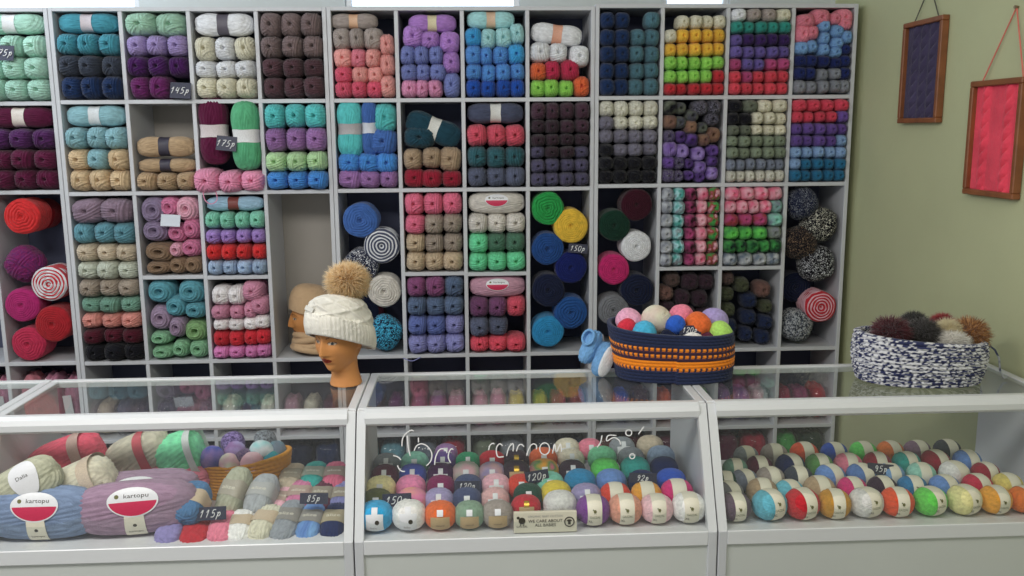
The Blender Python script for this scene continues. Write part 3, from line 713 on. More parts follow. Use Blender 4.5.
fill(6, 'D', S, 'plum and tomato pink cubby', ['1.05|old plum,old plum,coral red', 'slate,slate,_', '.85|tomato pink*3'], .275)
v6 = ['grey+pale grey:blend', 'sea teal+pale aqua+grey:blend', 'raspberry+wine:blend', 'petal+rosy pink:blend', 'fern+brick red+petal:blend']
fill(9, 'C', B_, 'grey to multicolour variegated cubby', [','.join(v6)] * 6)
pk = 'rosy pink+petal:blend'; aq = 'lagoon+steel grey:blend'
fill(10, 'C', B_, 'pink and green variegated cubby', [','.join([pk] * 4), ','.join([pk] * 4 + [aq]), 'raspberry+brick red:blend,' * 3 + aq, 'fern+apple green:blend,' * 3 + 'sage+grey:blend', ','.join(['fern+bottle green:blend'] * 5), ','.join(['blue grey+pale grey:blend'] * 4)])
dk = lambda px, py, t, s=16: (px, py, s, s, t)
scatter(B_, 'dim brown and prune cubby', [
    [dk(674, 281, 'umber'), dk(692, 283, 'prune', 18), dk(709, 283, 'prune', 17)], [dk(666, 294.5, 'clay'), dk(684, 299, 'prune', 17), dk(701.5, 300, 'prune', 17)],
    [dk(669, 310.5, 'prune'), dk(689, 316, 'prune', 17), dk(707, 317, 'prune', 16)], [dk(670, 327, 'prune', 17), dk(690, 333, 'prune', 17), dk(708, 333, 'prune', 16)]], meshes=FZ, Y=.02, l=.15)
scatter(B_, 'dim moss and ink cubby', [
    [dk(729, 280, 'umber', 15), dk(744, 286.5, 'moss', 15), dk(765, 291, 'clay', 17)], [dk(728, 295.5, 'moss', 15), dk(751.5, 302, 'ink', 16), dk(768, 308, 'moss', 14)],
    [dk(730, 311.5, 'moss', 15), dk(751, 319, 'ink', 16), dk(767.5, 324, 'ink', 15)], [dk(731, 328, 'ink', 16), dk(748.5, 336, 'ink', 15), dk(765, 340, 'ink', 16)], [dk(731, 343, 'ink', 13)]], meshes=FZ, Y=.02, l=.15)
# round cakes of cord in the tall cubbies
def cake(px, py, d, tok, where_, Y=-.01, mesh=None, l=.16):
    p = at(px, py, Y=Y); s = d / ppm(Y) * .96; cs, mode, word = parse(tok)
    for k in range(-1, 12):
        if DX[k] < p.x < DX[k + 1]:
            x0, x1, z0, z1 = cell(k, 'T'); r = s * (.585 if mesh in CR else .535)
            p.x = min(max(p.x, x0 + r), x1 - r); p.z = min(max(p.z, z0 + r), z1 - r)
    o = ob('yarn_cake', mesh or CK[int(px) % 3], yarn(cs, mode), loc=(p.x, Y + l / 2, p.z), scale=(s, l, s), rot=(0, rng.uniform(-3, 3), 0))
    return tag(o, '%s round cake, %s' % (word, where_), 'yarn', 'round yarn cakes in the tall cubbies')
cake(20, 217, 36, 'bright red', 'topmost in the tall red and magenta cubby')
cake(38, 215, 30, 'deep red', 'half behind the bright red topmost one', Y=.17, l=.12)
cake(17, 266, 34, 'fuchsia+plum:mottle', 'under the bright red one in leftmost tall cubby', mesh=CR[0])
cake(47.5, 284.5, 36, 'white+cherry red:rings', 'beside the magenta one in leftmost tall cubby')
cake(19.5, 306, 35, 'hot magenta', 'left side of the leftmost tall cubby')
cake(52, 325, 37, 'deep red', 'beside and above the crimson one, leftmost tall cubby')
cake(27, 346.5, 35, 'crimson', 'lowest in the leftmost tall cubby')
cake(360, 221, 36, 'denim blue', 'topmost beside the bare tall cubby')
cake(384, 246.5, 36, 'dark slate+white:rings', 'under denim blue one behind the pom-pom hat', mesh=CK[1])
cake(358, 267, 36, 'midnight+white:fleck', 'half hidden by the fur pom-pom', Y=.0)
cake(387, 292, 34, 'linen', 'right of the fur pom-pom')
cake(374, 314, 22, 'wine', 'dark one between the linen and sky blue ones', Y=.14, l=.12)
cake(388, 335.5, 34, 'bright turquoise+midnight:mottle', 'right of the white knitted hat', mesh=CR[1])
cake(360, 312, 32, 'midnight', 'dark one behind the white knitted hat', Y=.13, l=.13)
cake(548, 207, 34, 'bright green', 'topmost above the yellow one')
cake(571.5, 226.5, 36, 'golden yellow', 'right of the green one')
cake(546.5, 249.5, 34, 'deep blue', 'with white centre, left of the price card')
cake(571.5, 268, 34, 'ink blue', 'under the price card below the yellow one')
cake(546.5, 291, 35, 'midnight', 'under the deep blue one with white centre')
cake(572.5, 313.5, 35, 'ocean blue', 'under the ink blue one beside the booties')
cake(547.5, 332.5, 34, 'cyan blue', 'lowest on the left above the booties')
cake(637.5, 205, 33, 'wine', 'dim topmost one above the white cake')
cake(613, 226, 33, 'bottle green', 'dim one left of the white cake')
cake(637, 247, 32, 'white', 'above right of the hot pink one')
cake(613.5, 270, 33, 'magenta', 'hot pink one above the grey cake')
cake(638.5, 291, 35, 'midnight', 'dim one behind the striped basket, right of hot pink')
cake(612.5, 311, 33, 'granite', 'left of the striped basket rim')
cake(803, 204, 32, 'midnight+grey:fleck', 'topmost in the tall cubby by green wall', mesh=CR[0])
cake(827.5, 225.5, 35, 'black+ivory:fleck', 'below the topmost one by green wall', mesh=CR[1])
cake(799.5, 244.5, 33, 'black+coffee:fleck', 'brown flecked, left side by green wall', mesh=CR[0])
cake(823, 265.5, 36, 'black+white:fleck', 'brightest flecked one by green wall', mesh=CR[1])
cake(797, 288, 32, 'midnight', 'dim one above the grey flecked cake', Y=.1, l=.14)
cake(822, 307.5, 34, 'cherry red+petal:rings', 'right of the grey flecked cake by green wall')
cake(797, 328, 33, 'blackish grey+light grey:mottle', 'lowest in the tall cubby by green wall', mesh=CR[0])
# price cards on the shelves
def card_px(s, px, py, w, h, Y, roty, label, rotx=-.22):
    p = at(px, py, Y=Y); k = 1 / ppm(Y)
    return price_tag(s, p, w * k, h * k, (rotx, roty, 0), label)
card_px('75p', 6, 53, 14, 14, -.032, .03, 'small black price card leaning on pale mint skeins')
card_px('145p', 180.5, 90.5, 19, 15, -.02, .05, 'black price card reading 145p in the lilac and purple top cubby')
card_px('175p', 226.5, 143.5, 19, 14, -.046, .1, 'black price card reading 175p between burgundy and green upright skeins')
card_px('150p', 578, 248.5, 19, 9, -.010, .08, 'black price card reading 150p below the golden yellow cake')
t_ = at(170.5, 220.5, Y=-.024)
tag(MB().box(-.043, .043, -.001, .001, -.027, .027).build('blank_label_card', plain('label_paper', 'C9CED6', .6, .04, 20), loc=t_, rot=(-.28, .06, 0)), 'white blank label card among the candy pink roving balls', 'label card')

# packs of yarn in clear wrappers on the two lowest shelves
def pack_mesh(n, seed):
    nn = ball_pts(80, 44, 0, 0)[:, [1, 0, 2]]; p = sup(nn, 3.4, 3.0) * .5
    r = np.random.default_rng(seed); x = p[:, 0] * 2
    k = 1 - .10 * np.abs(np.cos(PI * (x * .5 + .5) * n)) ** 3
    for q in range(10):
        a = r.normal(size=3); a /= np.linalg.norm(a); k += .012 * np.sin(r.uniform(8, 22) * (nn @ a) + r.uniform(0, 6))
    p[:, 1:] *= k[:, None]
    return me('packed_yarn', p, grid_faces(80, 44))
PM = [pack_mesh(n, i) for i, n in enumerate((1, 1, 2))]
def wrap_mesh(seed):
    n = ball_pts(56, 36, 0, 0); n = n[:, [1, 0, 2]]; p = sup(n, 6, 6) * .5
    r = np.random.default_rng(seed)
    for k in range(9):
        a = r.normal(size=3); a /= np.linalg.norm(a); w = r.uniform(6, 16)
        p *= (1 + .012 * np.sin(w * (n @ a) * 2 + r.uniform(0, 6)))[:, None]
    return me('wrapper', p, grid_faces(56, 36))
WM = [wrap_mesh(i) for i in range(3)]
M_film = glass('clear_film', (.96, .96, .97))
M_wlabel = plain('white_label', 'E2E2E4', .4, .05, 30)
LM = MB().box(-.5, .5, -.001, .001, -.5, .5).data('label')
def pack(x0, x1, z0, h, tok, label, group, labelled=False):
    w = x1 - x0; l = .2
    e = empty('yarn_pack', ((x0 + x1) / 2, .018 + l / 2, z0 + .004), label, 'pack of yarn', group)
    ob('packed_yarn', rng.choice(PM), yarn(parse(tok)[0], parse(tok)[1]), e, loc=(0, 0, h / 2), scale=(w * .93, l * .9, h * .92))
    ob('wrapper', rng.choice(WM), M_film, e, loc=(0, 0, h / 2), scale=(w * .90, l * .94, h * .93))
    if labelled:
        ob('label', LM, M_wlabel, e, loc=(rng.uniform(-.01, .01), -l / 2 - .006, h * .55), scale=(w * .4, 1, h * .3), rot=(0, rng.uniform(-.1, .1), 0))
    return e
EROWS = {-2: ['coral', 'coral', 'dull pink'], -1: ['pink', 'dull pink', 'dull pink'], 0: ['oatmeal', 'dark slate', 'midnight'], 1: ['charcoal', 'charcoal', 'ink'], 2: ['ecru', 'dark denim', 'ecru'], 3: ['mauve pink', 'ecru', 'burgundy'],
         4: ['burgundy', 'wine', 'plum'], 5: ['dusty plum', 'mauve', 'mauve pink'], 6: ['candy pink', 'candy pink', 'lemon'], 7: ['lemon', 'crimson', 'brick red'], 8: ['midnight', 'cobalt', 'dusky brown'], 9: ['orange', 'sunset orange', 'leaf'], 10: ['mauve', 'violet', 'pale grey'], 11: ['crimson', 'raspberry', 'cherry red']}
FROWS = {-2: ['burgundy', 'wine'], -1: ['wine', 'dull pink'], 0: ['umber', 'dusky brown'], 1: ['tweed grey', 'slate'], 2: ['ink', 'midnight'], 3: ['midnight', 'dark denim'], 4: ['dusty blue green', 'dusty blue green'], 5: ['blue grey', 'garnet'], 6: ['sage', 'tweed grey'], 7: ['blackish grey', 'ink'], 8: ['clay', 'maroon'], 9: ['burgundy', 'mulberry'], 10: ['burgundy', 'garnet'], 11: ['fern', 'bottle green']}
COLNAME = {-2: 'first at far left', -1: 'below leftmost cakes', 0: 'below the nine-layer cubby', 1: 'below turquoise rovings', 2: 'below dull pink balls', 3: 'below beige-hatted head', 4: 'below the linen cake',
           5: 'below iris skeins', 6: 'below tomato pink skeins', 7: 'below the cyan cake', 8: 'below the granite cake', 9: 'below prune balls', 10: 'below moss balls', 11: 'below lowest flecked cake'}
for tier, rows, hgt, tn in (('E', EROWS, .47, 'upper'), ('F', FROWS, .8, 'lowest')):
    for k, toks in rows.items():
        x0, x1, z0, z1 = cell(k, tier); n = len(toks)
        hh = .86 if (tier == 'E' and k < 0) else hgt
        for i, tk in enumerate(toks):
            a = x0 + (x1 - x0) * i / n + .002; b = x0 + (x1 - x0) * (i + 1) / n - .002
            pack(a, b, z0, (z1 - z0) * hh * rng.uniform(.95, 1.02), tk, '%s wrapped pack, %s of %d, %s pack shelf, %s' % (tk, ORD[i], n, tn, COLNAME[k]), 'wrapped yarn packs on the %s shelf' % tn, k in (-2, -1) and tier == 'E')
# ------------------------------------------------------------------ glass display counters
XL, XA, XB, XR = -1.385, -.3253, .7255, XW - .008
ZC, YF, YK, YD, ZD = .9034, -1.569, -1.174, -1.7324, .5684
M_gt = glass('counter_glass', (.90, .94, .92), .05)
M_gf = glass('front_glass', (.93, .95, .94), .035)
def counter(x0, x1, label):
    cx = (x0 + x1) / 2
    e = empty('display_counter', (cx, 0, 0), label, 'display counter', 'white glass-topped display counters')
    a, b = x0 - cx + .002, x1 - cx - .002; P = .026
    sl = Vector((0, YD - YF, ZD - ZC)).normalized()
    for s, x in ((1, a), (-1, b - P)):
        mb = MB()     # sloped post as a sheared box
        v = [(xx, YF + d * .9 + (YD - YF) * t, ZC + (ZD - ZC) * t) for xx in (x, x + P) for d in (-.004, .026) for t in (0, 1)]
        mb.add(v, [(0, 1, 3, 2), (4, 6, 7, 5), (0, 4, 5, 1), (2, 3, 7, 6), (0, 2, 6, 4), (1, 5, 7, 3)])
        mb.build('post', M_alu, e)
        MB().box(x, x + P, YF + .012, YK, ZC - .012, ZC + .003, .002).build('side_rail', M_alu, e)
        MB().box(x, x + P, YD - .006, YD + .024, 0, ZD, .002).build('base_post', M_white, e)
        xi = x + P * .3 if s > 0 else x + P * .7 - .006
        v = [(xx, yy, zz) for xx in (xi, xi + .006) for yy, zz in ((YK, ZD), (YK, ZC - .012), (YF + .02, ZC - .012), (YD + .025, ZD))]
        MB().add(v, [(0, 1, 2, 3), (7, 6, 5, 4), (0, 4, 5, 1), (1, 5, 6, 2), (2, 6, 7, 3), (3, 7, 4, 0)]).build('side_panel', M_white, e)
    mb = MB(); n = 10
    prof = [(YF + .02, ZC - .046), (YF - .008, ZC - .046), (YF - .02, ZC - .036), (YF - .022, ZC - .018), (YF - .014, ZC - .004), (YF + .002, ZC + .004), (YF + .02, ZC + .004)]
    m_ = len(prof); v = [(x, y, z) for x in (a + P * .9, b - P * .9) for y, z in prof]
    mb.add(v, [(i, (i + 1) % m_, m_ + (i + 1) % m_, m_ + i) for i in range(m_)] + [tuple(range(m_)), tuple(range(2 * m_ - 1, m_ - 1, -1))])
    mb.build('front_rail', M_alu, e)
    MB().box(a, b, YK - .012, YK + .012, ZC - .02, ZC + .004, .002).build('back_rail', M_alu, e)
    MB().add([(a + P, YF + .02, ZC), (b - P, YF + .02, ZC), (b - P, YK - .012, ZC), (a + P, YK - .012, ZC)], [(0, 1, 2, 3)]).build('glass_top', M_gt, e)
    y0, z0, y1, z1 = YF - .004, ZC - .04, YD - .002, ZD + .002
    v = [(x, y, z) for x in (a + P, b - P) for y, z in ((y0, z0), (y1, z1))]
    fg = MB().add(v, [(0, 1, 3, 2)]).build('front_glass', M_gf, e)
    MB().box(a + P * .5, b - P * .5, YD, YK, ZD - .02, ZD).build('deck', M_deck, e)
    MB().box(a + P, b - P, YD - .006, YD + .01, ZD - .042, ZD + .001, .002).build('bottom_rail', M_alu, e)
    MB().box(a + P, b - P, YD + .002, YD + .018, .06, ZD - .042).build('front_panel', M_panel, e)
    MB().box(a + P, b - P, YD + .03, YD + .05, 0, .06).build('plinth', M_panel, e)
    MB().box(a + P, b - P, YK - .02, YK, 0, ZD - .02).build('back_panel', M_white, e)
    return e, fg
counter(-2.42, XL, 'glass-topped white display counter at far left, mostly cut off by the photo edge')
counter(XL, XA, 'glass-topped white display counter holding big labelled skeins and an ochre basket')
c2, fg2 = counter(XA, XB, 'glass-topped white display counter with white 15% handwriting on its front glass')
counter(XB, XR, 'glass-topped white display counter against the green wall, under the blue-white basket')
# handwriting on the middle front glass
G0 = Vector((0, YF - .005, ZC - .04)); GN = Vector((0, ZD + .002 - (ZC - .04), -(YD - .003 - (YF - .005)))).normalized()
def on_glass(px, py):
    d = RT * ((px - 512) / F) - UP * ((py - 288) / F) + FW
    return EYE + d * ((G0 - EYE).dot(GN) / d.dot(GN)) - d.normalized() * .003
circ = lambda cx, cy, rx, ry: [(cx + rx * math.cos(t * PI / 6), cy + ry * math.sin(t * PI / 6)) for t in range(13)]
ST = [[(402, 446.4), (402.5, 439.5), (405, 434.6), (410.8, 430.3), (413.7, 431.2)], [(407.4, 435.6), (408.3, 447.3), (410.3, 456)], [(418.4, 437.6), (418.6, 442.5)],
      [(414.2, 450.8), (416.6, 445.9), (421.5, 443.9), (427.4, 446.4), (431.8, 453.2), (430.8, 461), (426.4, 465.9)], [(405, 471.5), (402, 471.3), (399, 468.8), (397.6, 465.4)], [(393.2, 455.6), (398, 457), (401, 460)],
      [(434.7, 465), (435.7, 457), (439, 450.3), (443, 448.8), (446.4, 450.8), (447, 453)], [(453.3, 449.8), (451.3, 448.8), (448.9, 452.7), (448.4, 458), (450.8, 463)],
      [(488.6, 450.3), (490, 445.4), (493, 443.4), (494.4, 444.4)], [(502.7, 445.9), (499.8, 443.9), (496.9, 446.9), (496.4, 452.2), (498.3, 457), (503.7, 456.6)],
      [(506.6, 456), (508.6, 448.3), (512, 443.9), (513.5, 445.4), (513, 451.3)], [(516.4, 451.3), (518.4, 445.9), (521.3, 444.4), (524.2, 446.9)],
      [(526.7, 456), (528, 451), (530.6, 445.9), (533.5, 443.9), (536.4, 445.4), (536.4, 449.3)], circ(544.7, 448.8, 4.9, 5.9),
      [(552.6, 453.4), (554.5, 444), (556.5, 452), (560.5, 444), (561.5, 452)], [(597.2, 447.2), (600.6, 442.4), (602, 435.6)],
      [(616.4, 435.6), (608.2, 435.6), (606.8, 441), (613.7, 437.6), (619.2, 440.4), (620.5, 444.5)], circ(628.8, 432.8, 3, 3), [(643.9, 426.7), (638.4, 434.2)], circ(632.2, 456.2, 2.5, 2.5)]
for a_, b_ in ((0, 8), (8, 15), (15, 17), (17, 19), (19, 20)):
    mb = MB()
    for st in ST[a_:b_]: mb.tube([on_glass(p.x, p.y) - c2.location for p in smooth_path(st, 4)], .0019, 6)
    mb.build('lettering', M_chalk, fg2, smooth=True)

# ------------------------------------------------------------------ banded balls for the counters (unit size, scaled as a whole)
def patch(x0, x1, b0, b1, k, fn, nx=10, nb=26, oval=False, half=None):
    v = []; f = []
    if oval:
        t0, t1 = half or (0, 2 * PI); nt_ = 33
        for r in np.linspace(0, 1, 8):
            for t in np.linspace(t0, t1, nt_):
                v.append(fn((x0 + x1) / 2 + (x1 - x0) / 2 * r * math.cos(t), (b0 + b1) / 2 + (b1 - b0) / 2 * r * math.sin(t), k))
        f = grid_faces(nt_, 8, wrap=False)
    else:
        for b in np.linspace(b0, b1, nb):
            for x in np.linspace(x0, x1, nx): v.append(fn(x, b, k))
        f = grid_faces(nx, nb, wrap=False)
    return v, f
fR = lambda x, b, k: surf(x, b, 2.3, 2.2, k)           # round balls (axis X band)
fL = lambda x, b, k: surf(x, b, 3.0, 2.5, k)           # lengthwise skeins
def fS(t, ang, k):                                     # end-on skeins, axis Y; ang 0 = +X, pi/2 = top
    t = max(-.98, min(.98, t)); rho = math.sqrt(1 - t * t)
    return sup(np.array([[rho * math.cos(ang), t, rho * math.sin(ang)]]), 3.7, 3.0)[0] * .5 * k
def lettering(body, size, fn, x0, b0, sx, sb, k, name='lettering'):
    v, f = text_polys(body, size)
    return me(name, [fn(x0 + p[0] * sx, b0 + p[1] * sb, k) for p in v], f, False)
def disc(cx, cy, r, n=14, sx=1): return [(cx + r * sx * math.cos(2 * PI * i / n), cy + r * math.sin(2 * PI * i / n)) for i in range(n)]
def sheep(fn, x0, b0, s, sb, k):
    mb = MB()
    for poly in (disc(0, 0, .5), disc(-.55, .45, .22, 10), [(-.3, -.4), (-.2, -.4), (-.2, -.8), (-.3, -.8)], [(.2, -.4), (.3, -.4), (.3, -.8), (.2, -.8)]):
        c = (sum(p[0] for p in poly) / len(poly), sum(p[1] for p in poly) / len(poly)); n = len(poly)
        mb.add([fn(x0 + p[0] * s, b0 + p[1] * sb, k) for p in poly + [c]], [(i, (i + 1) % n, n) for i in range(n)])
    return mb.data('emblem')
M_ivl = plain('ivory_label_paper', 'E9E3D0', .5, .04, 30)
M_wl = plain('white_label_paper', 'E4E5E8', .45, .03, 30)
M_kr = plain('kraft_label_paper', 'C2A67C', .6, .08, 30)
M_ink = plain('dark_print', '3A362C', .6, .1, 20)
M_olv = plain('olive_print', '6B6A40', .6, .1, 20)
M_redl = plain('raspberry_label_print', 'CE3358', .45, .04, 30)
M_gold = plain('gold_foil', 'C9A23C', .25, .1, 20, metal=.7)
M_gryl = plain('grey_print', '9A9A98', .6, .1, 20)
D_loop = MB().add(*patch(-.40, .40, -1.15, 2.9, 1.045, fR, 8, 40)).data('label_band', True)
D_side = MB().add(*patch(-.30, .40, -1.15, 2.6, 1.045, fR, 8, 40)).data('label_band', True)
D_sheep = sheep(fR, .0, .30, .17, .22, 1.058)
D_gaz = lettering('GAZZAL', .15, fR, 0, -.10, 1.0, 1.5, 1.058)
D_xl = lettering('XL', .2, fR, -.24, -.42, 1, 1.3, 1.058)
D_sq = MB().add(*patch(-.46, .46, -.8, .5, 1.05, fR, 8, 16)).data('label', True)
D_tab = MB().add(*patch(-.16, .16, .45, .95, 1.05, fR, 5, 8)).data('label_tab', True)
D_kr = MB().add(*patch(-.55, .55, -.95, .25, 1.05, fR, 8, 16)).data('label', True)
D_krs = MB().add(*patch(-.18, .18, .3, .75, 1.055, fR, 5, 8)).data('label_tab', True)
D_dot = MB().add(*patch(.02, .26, -.2, .12, 1.06, fR, oval=True)).data('emblem', True)
D_lin = lettering('baby', .2, fR, -.05, -.45, 1, 1.3, 1.06)
D_krt = lettering('natural', .17, fR, 0, -.38, 1.0, 1.3, 1.06)
RBS = (.94, .92)
def counter_ball(px, row, w, tok, style, label, group, rotz=0, dz=0, hk=.86, rx=0, Y=None, detail=True):
    Y = Y if Y is not None else YD + .068 + row * .080
    p0 = at(px, 500, Y=Y); s = w * 1.03 / ppm(Y)
    h = s * hk
    p = at(px, 0, Y=Y)
    # X along the viewing ray at the height of the ball
    zc = ZD + h * .53 + dz + .001
    d = (p0 - EYE); X = None
    lo, hi = 380, 576
    for _ in range(30):
        mid = (lo + hi) / 2
        if at(px, mid, Y=Y).z > zc: lo = mid
        else: hi = mid
    X = at(px, lo, Y=Y).x
    e = empty('banded_yarn_ball', (X, Y, zc), label, 'yarn', group, rot=(rx, 0, rotz), scale=s)
    cs, mode, word = parse(tok)
    ob('yarn', rng.choice(RB), yarn(cs, mode), e, scale=(1, .93, hk))
    def part(nm, d, m_, par=None, **kw):
        return ob(nm, d, m_, par or e, scale=(1, .93, hk) if par is None else None, **kw)
    if style in ('gaz', 'gas'):
        b = part('label_band', D_loop if style == 'gaz' else D_side, M_ivl)
        if detail: ob('emblem', D_sheep, M_olv, b); ob('lettering', D_gaz, M_olv, b); ob('lettering', D_xl, M_ink, b)
    elif style == 'sq':
        b = part('label', D_sq, M_wl); part('label_tab', D_tab, M_wl)
        if detail: ob('emblem', D_dot, M_ink, b); ob('lettering', D_lin, M_gryl, b)
    elif style == 'kr':
        b = part('label', D_kr, M_kr); part('label_tab', D_krs, M_wl)
        if detail: ob('lettering', D_krt, M_ink, b)
    elif style == 'gold':
        part('label_tab', D_tab, M_gold); part('label', D_sq, M_kr)
    elif style == 'tab':
        part('label_tab', D_krs, M_wl)
    return e
RN = ['front', 'second', 'third', 'fourth', 'fifth', 'back']
def counter_rows(rows, which, group):
    for ri, row in enumerate(rows):
        for i, it in enumerate(row):
            px, w, tok, style = it[:4]; rz = (it[4] if len(it) > 4 else 0) + (rng.uniform(-.1, .35) if style == 'gas' else 0); up = it[5] if len(it) > 5 else 0
            w_ = parse(tok)[2]
            sty = {'gaz': 'with wide paper band', 'gas': 'with paper band', 'sq': 'with white tag', 'kr': 'with kraft label', 'gold': 'with gold tab', 'tab': 'with small tab', '': 'without label'}[style]
            counter_ball(px, ri, w, tok, style, '%s ball %s, %s of %s row, %s counter' % (w_, sty, ORD[i] if i < 10 else 'eleventh', RN[ri], which), group, rotz=rz, dz=.009 * ri, detail=ri < 2, rx=rng.uniform(-.15, .2) if style == 'gas' else 0, Y=YD + .068 + ri * .081 + up)
counter_rows([
    [(376, 33, 'turquoise blue', 'sq'), (409, 33, 'pure white', 'sq'), (440.5, 31, 'tangerine', 'kr'), (469.5, 30, 'sage green', 'kr'), (497.5, 30, 'pebble', 'kr'),  (593, 33, 'grape', 'gaz'), (625, 33, 'apricot', 'gaz'), (656.5, 32, 'shell pink', 'gaz'), (688.5, 33, 'pure white', 'gaz')],
    [(377, 30, 'olive', 'tab'), (412, 30, 'sugar pink+apricot', ''), (439, 29, 'pale lavender', 'sq'), (467, 29, 'dusk blue', 'tab'), (495, 28, 'blush', 'sq'), (528, 28, 'dark green', 'kr', .0, .025), (556, 30, 'lemon', '', 0, .025), (586, 30, 'pale lavender', 'sq'), (615, 30, 'fire red', 'gaz'), (646, 30, 'marigold', 'gaz'), (677, 32, 'cerise', 'gaz')],
    [(381, 29, 'pale yellow', 'kr'), (411, 29, 'sugar pink', ''), (441, 28, 'boysenberry', 'tab'), (468, 28, 'dusk blue', 'tab'), (496, 28, 'petal', 'sq'), (521, 27, 'fire red', 'tab'), (549, 29, 'mint aqua', 'tab'), (580, 31, 'peacock', ''), (611, 30, 'hyacinth', ''), (642, 28, 'dark sapphire', 'tab'), (671, 29, 'cobalt', '')],
    [(385, 27, 'mulberry', 'sq'), (413, 27, 'ultramarine', 'sq'), (441, 27, 'aubergine', 'sq'), (466, 28, 'pale sage+petal', 'tab'), (492, 27, 'pale lavender+blush', 'kr'), (516, 28, 'aubergine brown', 'gold'), (544, 29, 'marigold+leaf+rosy pink', 'tab'), (572, 27, 'aubergine brown', 'sq'), (605, 28, 'neon lime', ''), (635, 29, 'jade', ''), (664, 28, 'dark sapphire', '')],
    [(387, 26, 'cool grey', 'sq'), (415, 27, 'lagoon', 'tab'), (443, 26, 'purple', 'sq'), (468, 25, 'emerald', 'sq'), (492, 26, 'cherry red', 'kr'), (516, 26, 'aubergine brown', 'gold'), (543, 28, 'orange', 'tab'), (571, 26, 'ecru', 'sq'), (602, 28, 'spearmint', ''), (631, 26, 'cool grey', 'tab'), (661, 27, 'fog blue', '')],
    [(446, 22, 'mauve', 'sq'), (567, 25, 'ecru', 'sq'), (590, 24, 'flamingo', 'tab'), (622, 25, 'cool grey', 'sq'), (650, 26, 'oatmeal', '')],
], 'middle', 'yarn balls on the deck of the middle counter')
r3 = .38
counter_ball(526, 0, 29, 'cherry red', 'gold', 'cherry red ball with gold tab, behind the sign box, middle counter', 'yarn balls on the deck of the middle counter', Y=YD + .105)
counter_ball(560, 0, 33, 'pure white', '', 'pure white unlabelled ball, behind right end of the sign box, middle counter', 'yarn balls on the deck of the middle counter', Y=YD + .105)
counter_rows([
    [(735, 31, 'mauve grey', 'gas'), (769.5, 34, 'light turquoise', 'gas'), (802, 34, 'true red', 'gas'), (834, 32, 'mustard', 'gas'), (866, 33, 'pure white', 'gas'), (897, 32, 'vermilion', 'gas'), (930, 32, 'apple green', 'gas'), (964, 33, 'custard', 'gas'), (995, 31, 'amber', 'gas'), (1024, 30, 'bright orange', 'gas')],
    [(729, 28, 'ash', 'gas'), (762, 30, 'fawn', 'gas'), (789, 28, 'light turquoise', 'gas'), (819, 31, 'fawn', 'gas'), (852, 29, 'cerise', 'gas'), (882, 29, 'blackcurrant', 'gas'), (912, 29, 'azure', 'gas'), (944, 29, 'hyacinth', 'gas'), (977, 29, 'cinnabar', 'gas'), (1007, 29, 'primrose', 'gas')],
    [(726, 24, 'dark green', 'gas'), (744, 26, 'steel grey', 'gas'), (770, 28, 'pebble', 'gas'), (798, 28, 'charcoal', 'gas'), (830, 29, 'hyacinth', 'gas'), (861, 29, 'bluebell', 'gas'), (890, 28, 'light blue', 'gas'), (921, 28, 'seafoam', 'gas'), (954, 29, 'pure white', 'gas'), (985, 27, 'garnet', 'gas')],
    [(735, 24, 'grey green', 'gas'), (759, 26, 'mulberry', 'gas'), (790, 28, 'dark sapphire', 'gas'), (819, 27, 'leaf', 'gas'), (848, 27, 'flamingo', 'gas'), (877, 27, 'garnet', 'gas'), (906, 27, 'jade', 'gas'), (935, 28, 'garnet', 'gas'), (967, 27, 'hyacinth', 'gas')],
    [(746, 24, 'cool grey', 'gas'), (774, 26, 'pebble', 'gas'), (804, 27, 'vermilion', 'gas'), (834, 26, 'cobalt', 'gas'), (863, 26, 'neon lime', 'gas'), (890, 26, 'sunset orange', 'gas'), (917, 26, 'heather', 'gas'), (947, 26, 'blackish grey', 'gas')],
], 'right-hand', 'paper-banded yarn balls on the deck of the right-hand counter')

# boxed sign in the middle counter
sg = at(545, 525, Y=YD + .03); k1 = 1 / ppm(YD + .03)
sign = empty('sign_box', (sg.x, YD + .021, ZD + .033), 'cream cardboard sign box reading WE CARE ABOUT ALL BABIES', 'sign', rot=(-.10, 0, .0))
sw, sh = 64 * k1, .06
MB().box(-sw / 2, sw / 2, -.004, .012, -sh / 2, sh / 2, .001).build('box', plain('cream_card', 'D8D2BE', .55, .05, 20), sign)
def flat(body, size, x, z, mat):
    v, f = text_polys(body, size)
    return ob('lettering', me('lettering', [(x + p[0], -.0052, z + p[1]) for p in v], f, False), mat, sign)
flat('ORGANIC BABY COTTON', .0085, 0, .018, M_gryl); flat('WE CARE ABOUT', .0125, 0, .004, M_ink); flat('ALL BABIES', .0125, 0, -.008, M_ink); flat('GAZZAL', .0085, -sw * .37, -.011, M_ink)
ob('emblem', sheep(lambda x, b, k: (x, -.0052, b), -sw * .37, .006, .02, .02, 1), M_ink, sign)
mb = MB(); mb.tube([(sw * .38 + .0135 * math.cos(t * PI / 16), -.005, .0 + .0135 * math.sin(t * PI / 16)) for t in range(32)], .0016, 6, closed=True)
mb.add([(sw * .38 + x * .0013, -.0053, z * .0013) for x, z in ((-6, 3), (-2.5, 5.5), (2.5, 5.5), (6, 3), (4.5, 1), (3, 2), (3, -6), (-3, -6), (-3, 2), (-4.5, 1))], [tuple(range(10))])
mb.build('emblem', M_ink, sign)
def card_at(s, px, py, w, h, Y, roty, label, rotx=-.5, rotz=0):
    p = at(px, py, Y=Y); k = 1 / ppm(Y)
    return price_tag(s, p, w * k, h * k, (rotx, roty, rotz), label)
card_at('150p', 397, 500, 29, 13, YD + .095, -.02, 'black price card reading 150p behind the turquoise ball, middle counter', -.2)
card_at('120p', 467.5, 486, 25, 10, YD + .165, .02, 'black price card reading 120p half buried among the middle counter balls', -.3)
